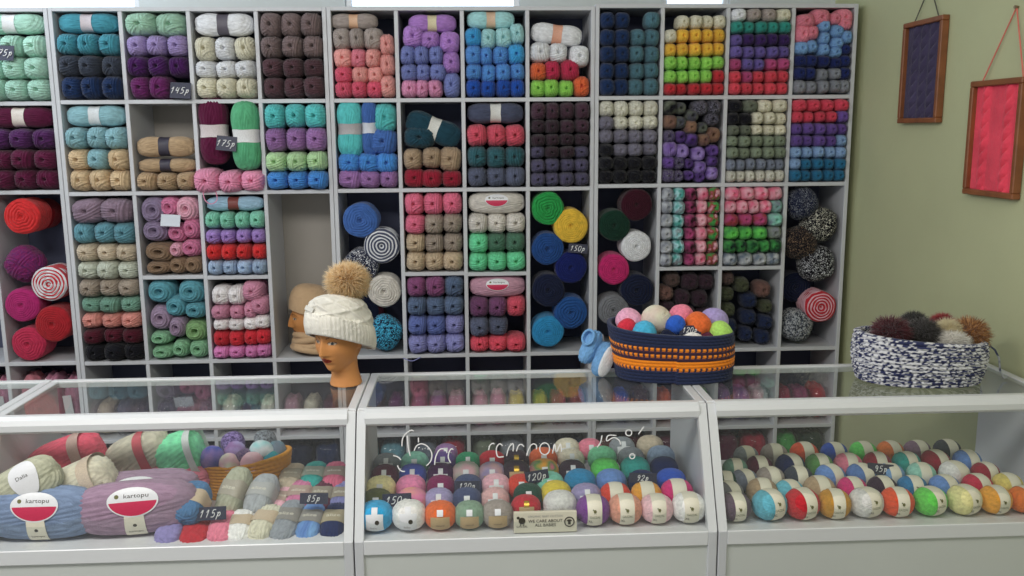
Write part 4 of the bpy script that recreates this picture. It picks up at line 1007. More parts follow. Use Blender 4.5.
card_at('120p', 537, 476.5, 24, 12, YD + .205, -.15, 'tilted black price card reading 120p above the yellow and aqua balls', -.2)
card_at('92p', 643, 478, 28, 10, YD + .165, .06, 'black price card reading 92p above the marigold ball', -.3)
card_at('95p', 881, 469, 28, 11, YD + .21, .12, 'black price card reading 95p among the right-hand counter balls', -.6)

# ------------------------------------------------------------------ the left counter: big skeins with oval labels
D_oval = MB().add(*patch(-.36, .36, -.12, 1.0, 1.075, fL, oval=True)).data('oval_label', True)
D_ored = MB().add(*patch(-.335, .335, -.07, .95, 1.08, fL, oval=True, half=(PI, 2 * PI))).data('red_field', True)
D_strip = MB().add(*patch(-.15, .15, -1.1, -.08, 1.072, fL, 6, 14)).data('label_strip', True)
D_kt = lettering('kartopu', .125, fL, .05, .64, .9, 1.7, 1.084)
D_kt2 = lettering('kartopu', .07, fL, 0, -.72, .9, 2.0, 1.08)
D_ke = MB().add(*patch(-.25, -.19, .57, .72, 1.084, fL, oval=True)).data('emblem', True)
D_ks = MB().add(*patch(-.03, .03, -.5, -.38, 1.08, fL, oval=True)).data('emblem', True)
def kartopu(tok, loc, w, h, l, rot, label, group, strip=True, over=None):
    cs, mode, word = parse(tok)
    e = empty('oval_labelled_skein', loc, label, 'yarn', group, rot=rot)
    sc = (w, l, h)
    ob('yarn', rng.choice(LWB), yarn(cs, mode), e, scale=sc)
    b = ob('oval_label', D_oval, M_wl, e, scale=sc)
    ob('red_field', D_ored, M_redl, b); ob('lettering', D_kt, M_ink, b); ob('emblem', D_ke, M_olv, b)
    if strip:
        s_ = ob('label_strip', D_strip, M_ivl, e, scale=sc); ob('lettering', D_kt2, M_ink, s_); ob('emblem', D_ks, M_ink, s_)
    return e
for tok, x, z, w, h, ph in KT:
    kartopu(tok, (x, .05, z), w, h, .12, (.15, 0, 0), '%s oval-labelled skein on top in the %s' % (tok, ph), 'oval-labelled skeins', strip=False)
GL = 'big skeins in the left counter'
def big(tok, px, py, w, h, Y, roty, label, l=None, rx=0, rz=0, **kw):
    p = at(px, py, Y=Y); k = 1 / ppm(Y); p.z = max(p.z, ZD + h * k * .53 + abs(w * k * .36 * math.sin(roty)) + .002)
    return kartopu(tok, p, w * k, h * k, l or h * k, (rx, roty, rz), label, GL, **kw)
big('dusty blue', 44, 522, 108, 51, YD + .078, 0, 'dusty blue big skein with oval red-white label, front left of left counter', .095)
big('mauve purple', 139, 520, 114, 51, YD + .092, -.02, 'mauve big skein with oval red-white label, front, beside dusty blue skein', .10, rz=.12)
big('mauve purple', 143, 490, 108, 38, YD + .20, -.06, 'second mauve big skein, lying behind the front mauve one', .10, strip=False)
big('rose', 160, 480, 95, 30, YD + .315, -.05, 'rose pink big skein behind the mauve ones, beside ochre basket', .09, strip=False)
big('rose', 50, 495, 85, 34, YD + .205, -.05, 'rose pink big skein squeezed behind dusty blue skein, only label showing', .09, strip=False)
D_pap = MB().add(*patch(.0, .62, -.5, 1.3, 1.08, fL, oval=True)).data('oval_label', True)
D_dal = lettering('Dalia', .15, fL, .3, .45, .9, 1.5, 1.088)
p = at(24, 486, Y=YD + .10); k = 1 / ppm(YD + .1)
e = empty('oval_labelled_skein', p, 'pistachio grey big skein with white oval label, lying slanted on top of dusty blue skein', 'yarn', GL, rot=(0, -.5, 0))
ob('yarn', LW[3], yarn('pistachio grey'), e, scale=(76 * k, .1, 42 * k)); b = ob('oval_label', D_pap, M_wl, e, scale=(76 * k, .1, 42 * k)); ob('lettering', D_dal, M_ink, b)
def diag(tok, px, py, w, h, Y, roty, band, label, bx=0, l=None, rz=0):
    p = at(px, py, Y=Y); k = 1 / ppm(Y); p.z = max(p.z, ZD + h * k * .52 + abs(w * k * .3 * math.sin(roty)) + .002)
    return put_long(tok, p.x, p.z, w * k, h * k, l or h * k, label, GL, band, yf=Y - (l or h * k) / 2, roty=roty, rotz=rz, bandx=bx, bw_=.8)
diag('hot coral', 68, 459, 72, 42, YD + .34, -.33, 'C9A59A', 'hot coral big skein with paper band, slanting at the back left', .06)
diag('vanilla', 77, 488, 80, 46, YD + .18, -.42, 'D9C4AE', 'vanilla cream big skein slanting on top between dusty blue and mauve skeins', .07)
diag('ecru', 141, 455, 62, 43, YD + .36, -.35, 'C8505A', 'ecru big skein with red label behind, left of fresh mint one', .03)
diag('fresh mint', 181, 456, 46, 46, YD + .36, -.3, 'D6D8D6', 'fresh mint round skein left of ochre basket', .055)
# end-on skeins with ring bands
D_ring = MB()
_v = [fS(t, a, 1.05) for t in np.linspace(-.25, .3, 6) for a in np.linspace(0, 2 * PI, 44, endpoint=False)]
D_ring = me('label_band', _v, grid_faces(44, 6))
def fTop(x, b, k): return fS(.02 + b * .5, PI / 2 - x, k)
D_alz = lettering('alize', .42, fTop, 0, 0, 1.4, .9, 1.065)
def endon(tok, px, py, w, ln, Y, label, band=None, rx=.3, rz=0, group='banded skeins at the right of the left counter', hk=.95):
    p = at(px, py, Y=Y); k = 1 / ppm(Y); cs, mode, word = parse(tok)
    e = empty('banded_yarn_skein', p, label, 'yarn', group, rot=(rx, 0, rz))
    sc = (w * k, ln, w * k * hk)
    ob('yarn', rng.choice(SK), yarn(cs, mode), e, scale=sc)
    if band:
        b = ob('label_band', D_ring, plain('ring_band_' + band, band, .45, .1, 40), e, scale=sc)
        if band != 'C9B59A': ob('lettering', D_alz, M_ivl, b)
    return e
Y1, Y2, Y3 = YD + .09, YD + .2, YD + .32
endon('lavender blue', 172, 531, 27, .13, Y1, 'lavender skein end, leftmost of the front row beside mauve big skein')
endon('cherry red', 197, 534.5, 28, .13, Y1 - .005, 'cherry red skein end in front row under 115p card')
endon('flamingo', 223, 530, 26, .13, Y1, 'flamingo pink skein end in front row, left counter')
endon('pure white', 241, 529, 26, .13, Y1 + .005, 'pure white skein end in front row, left counter', 'C9B59A')
endon('cream', 266, 525, 26, .14, Y1 + .01, 'cream skein with paper band slanting in front row, left counter', 'C9B59A', rz=-.25)
endon('tweed grey', 288, 524, 27, .17, Y1 + .02, 'tweed grey banded skein in front row, left counter', '8E8A84', rz=-.15)
endon('bluebell+light blue', 311, 525, 25, .16, Y1 + .02, 'light blue banded skein in front row, left counter', '8E8A84', rz=-.08)
endon('dark sapphire', 334.5, 525, 25, .16, Y1 + .02, 'dark sapphire blue banded skein at right end of front row', 'A89C80', rz=-.05)
endon('lake blue', 193, 503, 29, .13, Y1 + .03, 'lake blue skein with tan band, above the lavender one', 'C9B59A', rx=.55, rz=-.2)
endon('flamingo', 232, 512, 17, .1, Y2 - .01, 'small pink skein behind the 115p card')
endon('cream', 245, 513, 19, .1, Y2 - .01, 'small cream skein behind the pure white one')
endon('pistachio grey', 234, 493, 25, .16, Y2, 'long beige grey skein leaning on the ochre basket', 'A8A090', rx=.75, rz=-.35)
endon('light grey', 262, 497, 27, .15, Y2 + .0, 'pale grey skein leaning right of the long beige grey one', 'B0B0AE', rx=.5, rz=-.2)
endon('petal', 283, 503, 19, .14, Y2 + .02, 'petal pink banded skein behind tweed grey one', 'B49C90', rz=-.2)
endon('candy pink', 300, 500, 25, .15, Y2 + .03, 'candy pink banded skein left of 85p card', 'B49C90', rz=-.1)
endon('mulberry', 322, 501, 25, .15, Y2 + .03, 'mulberry banded skein behind the light blue one', '9A9080', rz=-.08)
endon('light iris', 341, 500, 21, .15, Y2 + .03, 'light iris banded skein by the counter side panel', '9A9080')
endon('oatmeal', 292, 482, 24, .14, Y3, 'oatmeal banded skein in third row beside ochre basket', 'A09684', rz=-.1)
endon('jade', 314, 480, 24, .14, Y3, 'jade teal banded skein in third row, left counter', '9AA090', rz=-.08)
endon('rosy pink', 335, 480, 24, .14, Y3, 'rosy pink banded skein in third row by the side panel', 'A08C80')
card_at('115p', 211, 513.5, 30, 13, YD + .07, -.03, 'black price card reading 115p above the cherry red skein', -.35)
card_at('85p', 314, 498.5, 28, 11, YD + .1, .03, 'black price card reading 85p among the banded skeins', -.4)

# ------------------------------------------------------------------ crocheted baskets
M_croc = vcol('crochet_cord', .85, .15)
def setcol(d, cols, name='Col'):
    a = d.color_attributes.new(name, 'FLOAT_COLOR', 'POINT')
    c4 = np.ones((len(d.vertices), 4), dtype=np.float32); c4[:, :3] = cols
    a.data.foreach_set('color', c4.ravel())
def basket_part(name, rx, ry, h, R, Sn, colfn, parent, pw=2.6, flare=lambda t, th: 1, hfn=lambda th: 1, bump=.0045, sn=5, rn=6, knob=.6, shift=lambda t: (0, 0)):
    nu, nv = Sn * sn, R * rn + 1
    v = []; cols = []
    for inner in (0, 1):
        js = range(nv) if not inner else range(nv - 1, -1, -1)
        for j in js:
            t = j / (nv - 1); row = min(R - 1, int(j / rn)); tr = (j / rn) % 1
            for i in range(nu):
                th = 2 * PI * i / nu; s = (i / sn + .5 * (row % 2)) % 1; st = int(i / sn)
                q = (abs(math.cos(th)) ** pw + abs(math.sin(th)) ** pw) ** (-1 / pw)
                b = abs(math.sin(PI * tr)) ** .6 * (1 - knob + knob * abs(math.sin(PI * s + PI * .6 * tr)))
                k = flare(t, th); sx, sy = shift(t)
                off = bump * b if not inner else -.010 - bump * b * .5
                v.append((q * math.cos(th) * (rx * k + off) + sx, q * math.sin(th) * (ry * k + off) + sy, h * t * hfn(th) ** t))
                cols.append(colfn(R - 1 - row, st, i, tr))
    f = grid_faces(nu, 2 * nv)
    n0 = 0; base = [i for i in range(nu)]
    v.append((0, 0, .004)); cols.append(cols[0]); c = len(v) - 1
    f += [(c, (i + 1) % nu, i) for i in range(nu)]
    d = me(name, v, f); setcol(d, np.array(cols))
    return ob(name, d, M_croc, parent)
NV, OR = lin('1E2848'), lin('F08A1C'); MRN = lin('3A2236')
def col_navy(r, st, i, tr):
    if r in (4, 6): return OR if (i % 5) < 3 else NV
    if r == 5: return MRN
    if r == 7: return MRN
    if r in (8, 9): return OR
    if r == 10: return OR if (i % 5) < 3 else NV
    return NV
bc = at(677, 386, Z=ZC + .001); kb = 1 / ppm(bc.y)
BRX = 66 * kb; BRY = .135
BKX, BKY = bc.x + .004, bc.y + BRY * .93
bk = empty('crocheted_basket', (BKX, BKY, ZC + .005), 'navy crocheted basket with orange bands standing on the counter, full of yarn balls', 'basket', rot=(0, 0, -.06))
basket_part('basket_wall', BRX * .93, BRY * .93, .168, 15, 70, col_navy, bk, 2.5,
            flare=lambda t, th: .9 + .16 * t if math.cos(th) < 0 else 1.02 + .03 * math.sin(PI * t), hfn=lambda th: 1 + .08 * (-math.cos(th)) + .03 * math.sin(th))
def in_basket(px, py, d, tok, label, Y, group='yarn balls in the navy and orange basket', hk=.92, meshes=RB):
    p = at(px, py + (3 if px > 600 else 0), Y=Y); s = d / ppm(Y); cs, mode, word = parse(tok)
    o = ob('loose_yarn_ball', rng.choice(meshes), yarn(cs, mode), loc=p, scale=(s, s, s * hk), rot=(rng.uniform(-1, 1), rng.uniform(-1, 1), rng.uniform(-1, 1)))
    return tag(o, label, 'yarn', group)
yb = BKY
in_basket(629, 318, 26, 'pale rose', 'pale rose ball at left end of navy and orange basket', yb + .02)
in_basket(627, 325, 19, 'cherry', 'cherry red ball peeping out at left of navy and orange basket', yb - .035)
in_basket(644, 330, 24, 'bright turquoise', 'bright turquoise ball at front left of navy and orange basket', yb - .06)
in_basket(656, 317, 29, 'cream+shell', 'cream ball, largest and topmost in navy and orange basket', yb + .0)
in_basket(675, 322, 20, 'bright blue', 'bright blue ball, middle of navy and orange basket', yb - .035)
in_basket(681, 313.5, 24, 'flamingo', 'flamingo pink ball at back of navy and orange basket', yb + .045)
in_basket(698, 322, 26, 'tangerine', 'tangerine orange ball, right of bright blue one in the basket', yb - .02)
in_basket(714, 318, 27, 'soft lilac', 'soft lilac ball at back right of navy and orange basket', yb + .04)
in_basket(721, 330, 25, 'neon green', 'neon green ball at right end of navy and orange basket', yb - .04, hk=.8)
in_basket(692, 341, 25, 'pure white', 'white ball at front middle of navy and orange basket', yb - .07, hk=.7)
in_basket(668, 334, 16, 'midnight', 'small midnight blue ball below the bright blue one in the basket', yb - .05)
in_basket(707, 337, 18, 'mulberry', 'small mulberry ball below the tangerine one in the basket', yb - .05)
card_at('120p', 690, 330, 22, 9, yb - .06, 0, 'small black price card reading 120p inside navy and orange basket', -.3)

# blue and white basket
BW = [lin('2F355C'), lin('D9D9DC')]; runs = {}
rr = random.Random(5)
def col_bw(r, st, i, tr):
    key = (r, int(tr * 2.99), (i + r + 2 * int(tr * 2.99)) // 2)
    if key not in runs: runs[key] = BW[1] if rr.random() < (.66 if r in (5, 6) else .48) else BW[0]
    return runs[key]
b2 = at(933, 390, Z=ZC + .001); k2 = 1 / ppm(b2.y); RX2 = 66 * k2; RY2 = .12
B2X, B2Y = b2.x + .005, b2.y + RY2 * .95
bk2 = empty('crocheted_basket', (B2X, B2Y, ZC + .005), 'mottled blue and white crocheted basket of fur pom-poms, against green wall', 'basket', rot=(0, 0, -.12))
basket_part('basket_wall', RX2 * .97, RY2, .148, 12, 60, col_bw, bk2, 2.2, flare=lambda t, th: .93 + .1 * math.sin(PI * min(1, t * .8)), hfn=lambda th: 1 + .10 * (-math.cos(th)), bump=.010, knob=.85)
mb = MB(); _tl = [at(x, y, Y=B2Y - .02) for x, y in ((986, 350), (990, 346), (995, 350), (999, 358), (1000, 370), (1003, 382), (1006, 390))]
mb.tube([(q.x, q.y, max(q.z, ZC + .009)) for q in _tl], .0035, 8)
mb.build('yarn_tail', yarn('light grey+dark slate:mottle'), bk2, smooth=True)
bk2.children[-1].matrix_parent_inverse = Matrix.LocRotScale(bk2.location, bk2.rotation_euler, None).inverted()
# fur pom-poms: a ball of fine tapering hairs
def fur_mesh(name, n, cols, seed, core=.55, rad=.5, droop=.1, w=.008):
    r = np.random.default_rng(seed); v = []; f = []; cl = []
    cs = [np.array(lin(c)) for c in cols]
    for i in range(n):
        d = r.normal(size=3); d /= np.linalg.norm(d)
        t = r.normal(size=3); t -= d * (t @ d); t /= np.linalg.norm(t); u = np.cross(d, t)
        L = rad * r.uniform(.72, 1.08); b = d * core * .5 * r.uniform(.5, 1)
        tip = d * L + t * r.uniform(0, .12) + np.array([0, 0, -droop * r.uniform(0, 1)]) * .5
        mid = (b + tip) * .5 + d * .02
        s = len(v)
        v += [b + t * w, b - t * w * .5 + u * w, b - t * w * .5 - u * w, mid + t * w * .8, mid - t * w * .4 + u * w * .8, mid - t * w * .4 - u * w * .8, tip]
        f += [(s, s + 1, s + 4, s + 3), (s + 1, s + 2, s + 5, s + 4), (s + 2, s, s + 3, s + 5), (s + 3, s + 4, s + 6), (s + 4, s + 5, s + 6), (s + 5, s + 3, s + 6)]
        c0 = cs[0] * r.uniform(.85, 1.15); c1 = cs[r.integers(1, len(cs))] * r.uniform(.9, 1.1) if len(cs) > 1 else c0
        cl += [c0] * 3 + [(c0 + c1) / 2] * 3 + [c1]
    # inner core
    nn = ball_pts(24, 14, 0, 0) * core * .5; s = len(v); v += list(nn); f += [tuple(s + q for q in ff) for ff in grid_faces(24, 14)]; cl += [cs[0]] * len(nn)
    d = me(name, v, f); setcol(d, np.array(cl))
    return d
M_fur = vcol('fur', .7, .3)
def pom(px, py, dpx, cols, label, Y, seed, n=2200, hk=.9):
    p = at(px, py, Y=Y); s = dpx / ppm(Y)
    o = ob('fur_pompom', fur_mesh('fur_pompom', n, cols, seed), M_fur, loc=p, scale=(s, s, s * hk))
    return tag(o, label, 'pom-pom', 'fur pom-poms in the blue and white basket')
pom(891, 333, 46, ['3A0E18', '5A1622'], 'dark red fur pom-pom at left end of blue and white basket', B2Y - .02, 1)
pom(914, 323, 32, ['141210', '2A2622'], 'black fur pom-pom at back of blue and white basket', B2Y + .05, 2)
pom(923, 333, 40, ['2E2A2A', '45403C'], 'charcoal fur pom-pom in middle of blue and white basket', B2Y - .01, 3)
pom(942, 324, 30, ['6E1018', 'A8242A'], 'bright red fur pom-pom at back of blue and white basket', B2Y + .05, 4)
pom(948, 331, 34, ['CDBE92', 'E2D6B2'], 'cream fur pom-pom between red and tan ones', B2Y + .0, 5)
pom(969, 334, 46, ['9A6838', 'D09A5E', '7A4A24'], 'tan fur pom-pom at right end of blue and white basket', B2Y - .0, 6, 2600)
pom(952, 341, 42, ['E2DED4', 'F0ECE4'], 'white fur pom-pom at the front under tan one', B2Y - .045, 7, 2200, .6)

# ochre basket in the left counter
OC, OC2 = np.array(lin('DA9220')), np.array(lin('B87414'))
def col_oc(r, st, i, tr): return OC if (i % 5) < 3 else OC * .85 + OC2 * .15
YO = YD + .375
ko = 1 / ppm(YO); po = at(245, 480, Y=YO)
bo = empty('crocheted_basket', (po.x, YO, ZD + .001), 'small ochre crocheted basket with raised right rim inside left counter', 'basket')
basket_part('basket_wall', 46 * ko, .08, .118, 11, 44, col_oc, bo, 2.2, flare=lambda t, th: .88 + .14 * t, hfn=lambda th: 1.0 + .24 * math.cos(th) * (1 if math.cos(th) > 0 else .2), bump=.004)
GO = 'hand-dyed balls in the ochre basket'
in_basket(212, 459, 25, 'ultramarine+soft purple:blend', 'blue and purple ball at left in ochre basket', YO - .03, GO)
in_basket(233, 443, 23, 'deep violet+lavender:mottle', 'dark violet flecked ball on top in ochre basket', YO + .03, GO)
in_basket(235, 451, 20, 'soft lilac+mauve:blend', 'lilac ball under the dark violet flecked one', YO + .0, GO)
in_basket(230, 464, 22, 'shell pink+cream:blend', 'cream pink ball at front in ochre basket', YO - .045, GO, hk=.8)
in_basket(252, 463.5, 23, 'petal+shell pink:blend', 'pink ball at front, right of cream pink one', YO - .045, GO, hk=.8)
in_basket(245, 456, 20, 'deep violet+heather:mottle', 'second dark violet flecked ball, behind the front pink ones', YO - .015, GO, hk=.7)
in_basket(262, 451.5, 24, 'pale aqua+white:blend', 'pale aqua ball on the right in ochre basket', YO + .0, GO, hk=.8)
in_basket(265, 440, 21, 'tweed grey+dark grey:mottle', 'grey flecked ball topmost at back of ochre basket', YO + .04, GO)
in_basket(276, 451, 20, 'blue grey+dusty blue green:blend', 'blue grey ball at right rim of ochre basket', YO + .02, GO)
in_basket(271, 459.5, 17, 'peacock+jade:blend', 'small peacock and jade ball at right of ochre basket', YO - .02, GO, hk=.8)

# ------------------------------------------------------------------ mannequin heads
NH = .165
def head_mesh(name, skin, lip, vox=.0032):
    """hairless display head, face towards -Y, neck base at z=0, chin about z=.085"""
    nu, nv = 120, 90; u = np.linspace(0, 2 * PI, nu, endpoint=False); ph = np.linspace(-PI / 2 + .02, PI / 2 - .02, nv)
    P_, U_ = np.meshgrid(ph, u, indexing='ij')
    z = .118 * np.sin(P_); c = np.cos(P_) ** .92
    x = .073 * c * np.sin(U_); y = -.094 * c * np.cos(U_)
    low = np.clip(-z / .118, 0, 1)
    x *= 1 - .34 * low ** 1.6
    fr = np.clip(-y / .05, 0, 1)
    back = np.clip(y / .05, 0, 1)
    y = np.where(y > 0, y * (1 - .35 * low), y * (1 - .08 * low))
    y = y + np.where(back > 0, -.0 * back, 0)
    G = lambda x0, z0, sx, sz: np.exp(-((x - x0) / sx) ** 2 - ((z - z0) / sz) ** 2)
    zz = np.clip((.012 - z) / .045, 0, 1)
    nose = np.exp(-(x / (.0075 + .006 * zz)) ** 2) * np.where(z < .014, np.where(z > -.034, .008 + .018 * zz, .026 * np.exp(-((z + .034) / .006) ** 2)), .008 * np.exp(-((z - .014) / .012) ** 2))
    d = nose * fr
    d += fr * (.004 * (G(.028, .026, .02, .009) + G(-.028, .026, .02, .009)) - .010 * (G(.029, .008, .015, .011) + G(-.029, .008, .015, .011)) + .0045 * (G(.029, .006, .011, .007) + G(-.029, .006, .011, .007)))
    d += fr * (.0075 * G(0, -.051, .02, .0045) + .0085 * G(0, -.0615, .016, .005) - .004 * G(0, -.056, .018, .0022) - .003 * G(0, -.072, .018, .005) + .011 * G(0, -.094, .02, .014))
    d += fr * .004 * (G(.042, -.022, .018, .02) + G(-.042, -.022, .018, .02))
    y = y - d
    v = np.stack([x, y, z], -1).reshape(-1, 3); v[:, 2] += NH
    f = grid_faces(nu, nv); f = [q[::-1] for q in f]
    vv = list(v); vv += [v[:nu].mean(0), v[-nu:].mean(0)]; c0, c1 = len(vv) - 2, len(vv) - 1
    for i in range(nu): f += [(c0, i, (i + 1) % nu)[::-1], (c1, (nv - 1) * nu + i, (nv - 1) * nu + (i + 1) % nu)]
    mb = MB(); mb.add(vv, f)
    nk = [(0, .022, 0), (0, .022, .015), (0, .02, .035), (0, .018, .06), (0, .012, .09), (0, .01, .12)]; rs = [.056, .052, .047, .045, .048, .05]
    mb.tube(nk, rs, 40)
    for s in (-1, 1):   # ears
        mb.tube([(s * .069, .006, NH - .022), (s * .076, .012, NH - .01), (s * .079, .018, NH + .01), (s * .075, .010, NH + .022), (s * .068, .002, NH + .014)], [.006, .007, .007, .006, .004], 10)
    d0 = mb.data(name)
    o = bpy.data.objects.new(name, d0); C.objects.link(o)
    md = o.modifiers.new('r', 'REMESH'); md.mode = 'VOXEL'; md.voxel_size = vox
    ms = o.modifiers.new('s', 'SMOOTH'); ms.iterations = 3; ms.factor = .5
    bpy.context.view_layer.update()
    dg = bpy.context.evaluated_depsgraph_get()
    d = bpy.data.meshes.new_from_object(o.evaluated_get(dg)); d.name = name
    bpy.data.objects.remove(o)
    co = np.empty(len(d.vertices) * 3); d.vertices.foreach_get('co', co); co = co.reshape(-1, 3)
    X, Y, Z = co[:, 0], co[:, 1], co[:, 2] - NH
    col = np.tile(np.array(lin(skin)), (len(co), 1))
    front = Y < -.055
    def put(mask, c, a=1.0):
        col[mask & front] = col[mask & front] * (1 - a) + np.array(lin(c)) * a
    lipm = ((X / .021) ** 2 + ((Z + .0565) / (.0105 - .004 * (np.abs(X) / .02))) ** 2) < 1
    put(lipm, lip)
    put(lipm & (np.abs(Z + .0562) < .0016), '5A1A12')
    for s in (-1, 1):
        ex = X - s * .029; ez = Z - .006
        lens = (np.abs(ex) / .0125) ** 2 + (ez / .0045) ** 2 < 1
        put(lens, 'C9B8A4'); put(lens & (ex ** 2 + ez ** 2 < .0050 ** 2), '3A4A50'); put(lens & (ex ** 2 + ez ** 2 < .0024 ** 2), '101010')
        put((((np.abs(ex) / .0145) ** 2 + (ez / .0062) ** 2) < 1) & ~lens & (ez > 0), '4A2C18')
        put((np.abs(ez - .0225 + .25 * ex ** 2 / .01) < .0022) & (np.abs(ex) < .018), '5A3418', .8)
    setcol(d, col)
    d.polygons.foreach_set('use_smooth', [True] * len(d.polygons))
    return d
M_skin = vcol('mannequin_skin', .42, .0)
HD = head_mesh('mannequin_head', 'C98A52', '8E2F1C')
def hat(name_lbl, root, cols, cuff_h, top_h, knit, pompom=None, tilt=.28, wid=1.0, band=True, z0=.022, back=0):
    """knitted hat on the head: parts cuff, crown (and fur pom-pom); built in the head's own coordinates"""
    parts = {}
    nu = 180
    def loft(nm, prof, relief, mat):
        v = []
        for j, (t, rx, ry, z) in enumerate(prof):
            for i in range(nu):
                th = 2 * PI * i / nu
                k = relief(t, th)
                x, y = rx * math.cos(th) * wid, ry * math.sin(th) * wid + back * t * t
                q = 1 + k
                zz = z
                yy = y * q + .006
                # tip the rim: higher over the brow, lower at the nape
                zt = zz - tilt * yy * (1 - .5 * t)
                v.append((x * q, yy, zt + NH))
        d = me(nm, v, grid_faces(nu, len(prof)))
        return ob(nm, d, mat, root)
    rib = lambda t, th: .04 * abs(math.sin(th * 27)) ** .8
    mat = cols
    pr = []
    for j in range(14):
        t = j / 13
        pr.append((0, .088 + .004 * math.sin(PI * t), .108 + .004 * math.sin(PI * t), z0 + cuff_h * t))
    pr.insert(0, (0, .080, .100, z0)); pr.append((0, .079, .099, z0 + cuff_h))
    if band: loft('cuff', pr, rib, mat)
    crown = []
    for j in range(44):
        t = j / 43; a = t * PI / 2
        k = math.cos(a) ** .62 if t < 1 else 0
        crown.append((t, max(.004, .085 * k), max(.004, .105 * k), z0 + (cuff_h * .8 if band else 0) + (top_h) * math.sin(a)))
    loft('crown', crown, knit, mat)
    return root
def diamonds(t, th):
    a = th * 6 / (2 * PI); b = t * 3.0
    u, v = (a + b) % 1, (a - b) % 1
    l = max(math.exp(-((u - .5) / .13) ** 2), math.exp(-((v - .5) / .13) ** 2))
    return (.07 * l + .02 * abs(math.sin(th * 46 + (t * 30))) ** .8) * (1 - t ** 4)
M_hat = yarn('hatcream') if 'hatcream' in COL else None
COL['hat cream'] = 'E6E2D6'; COL['hat beige'] = 'C8A57C'
hp = at(341, 388, Z=ZC + .002)
HROT = (.05, .03, -.50)
hd = ob('mannequin_head', HD, M_skin, loc=(hp.x, hp.y + .03, ZC + .0055), rot=HROT, scale=(.95,) * 3)
tag(hd, 'tan mannequin head with red lips on the counter top, wearing cream pom-pom hat', 'mannequin head')
def hat_root(head, label, cat='hat'):
    e = empty('knitted_hat', head.location, label, cat, rot=head.rotation_euler); e.scale = head.scale
    return e
hr = hat_root(hd, 'cream cable-knit hat with ribbed cuff and fur pom-pom on counter mannequin head')
hat('hat', hr, yarn('hat cream'), .072, .108, diamonds, tilt=.46, wid=1.16, z0=-.012, back=.03)
pf = ob('pompom', fur_mesh('pompom', 5200, ['C89A5E', 'E6C28C', 'F2DBB0'], 77, core=.62, rad=.52, droop=.15, w=.007), M_fur, hr, loc=(.005, .050, .165 - .012 + .058 + .108 + .036), scale=(.165, .165, .145))
# small logo patch on the hat
ob('logo_patch', MB().box(-.02, .02, -.0015, .0015, -.008, .008, .001).data('logo_patch'), plain('hat_patch', 'D2D0C8', .5, .1, 40), hr, loc=(-.03, -.116, .165 + .126), rot=(-.45, .15, -.25))
h2 = at(313, 358, Y=.07)
hd2 = ob('mannequin_head', HD, M_skin, loc=(h2.x, .10, ZU[0][3] + T / 2 + .002), rot=(0, 0, -1.35), scale=(1.02,) * 3)
tag(hd2, 'tan mannequin head in profile inside the bare tall cubby, wearing beige hat and scarf', 'mannequin head')
hr2 = hat_root(hd2, 'plain beige knitted hat on the mannequin head in the bare tall cubby')
hat('hat', hr2, yarn('hat beige'), .0, .14, lambda t, th: .012 * abs(math.sin(th * 40)) ** .8, tilt=.3, wid=1.05, band=False)
# coiled scarf round the second head's neck
mb = MB()
for j, (z, r) in enumerate(((.018, .098), (.04, .092), (.06, .088), (.078, .08))):
    mb.tube([(r * math.cos(t * PI / 24) * (1 + .05 * math.sin(3 * t * PI / 24 + j)), r * math.sin(t * PI / 24) + .005, z + .011 + .008 * math.sin(t * PI / 12 + j * 2)) for t in range(48)], .0165, 12, closed=True)
sc_ = mb.build('knitted_scarf', yarn('hat beige'), smooth=True, loc=(hd2.location.x, hd2.location.y + .004, hd2.location.z))
tag(sc_, 'beige knitted scarf coiled round the neck of the cubby mannequin head', 'scarf')

# ------------------------------------------------------------------ baby booties beside the navy basket
COL['baby blue'] = '6FA8DC'; COL['sole white'] = 'D8DADC'
def knit_ell(name, sx, sy, sz, loc, mat, par, mesh, rot=(0, 0, 0)): return ob(name, mesh, mat, par, loc=loc, rot=rot, scale=(sx, sy, sz))
rib_t = MB()
for i in range(10):
    z = -.5 + i / 9
    pass
def tube_rib(name):
    v = []; nu, nv = 60, 26
    for j in range(2 * nv):
        inn = j >= nv; t = (j if not inn else 2 * nv - 1 - j) / (nv - 1)
        for i in range(nu):
            th = 2 * PI * i / nu; r = (.5 + .03 * abs(math.sin(t * PI * 7)) ** .7) * (1 + .12 * t) if not inn else .42
            v.append((r * math.cos(th), r * math.sin(th), t))
    return me(name, v, grid_faces(nu, 2 * nv))
CUFF = tube_rib('ankle_cuff')
def bootie(px, py, Y, xd, zd, label):
    p = at(px, py, Y=Y)
    xd = Vector(xd).normalized(); zd = Vector(zd); zd = (zd - xd * zd.dot(xd)).normalized(); yd = zd.cross(xd)
    m3 = Matrix((xd, yd, zd)).transposed()
    e = empty('baby_bootie', p, label, 'baby bootie', 'pair of blue baby booties', rot=m3.to_euler())
    knit_ell('foot', .118, .056, .056, (0, 0, 0), yarn('baby blue'), e, FZ[0])
    knit_ell('sole', .112, .050, .018, (0, 0, -.0255), yarn('sole white'), e, RB[1])
    knit_ell('ankle_cuff', .05, .046, .022, (.028, 0, .016), yarn('baby blue'), e, CUFF)
    return e
bootie(590.5, 347, YK - .03, (.45, .1, .9), (-.75, -.65, .2), 'blue knitted baby bootie lying outermost beside the navy basket')
bootie(603, 359, YK - .06, (.42, .15, .9), (-.45, .85, 0), 'blue knitted baby bootie with white sole showing, against the navy basket')

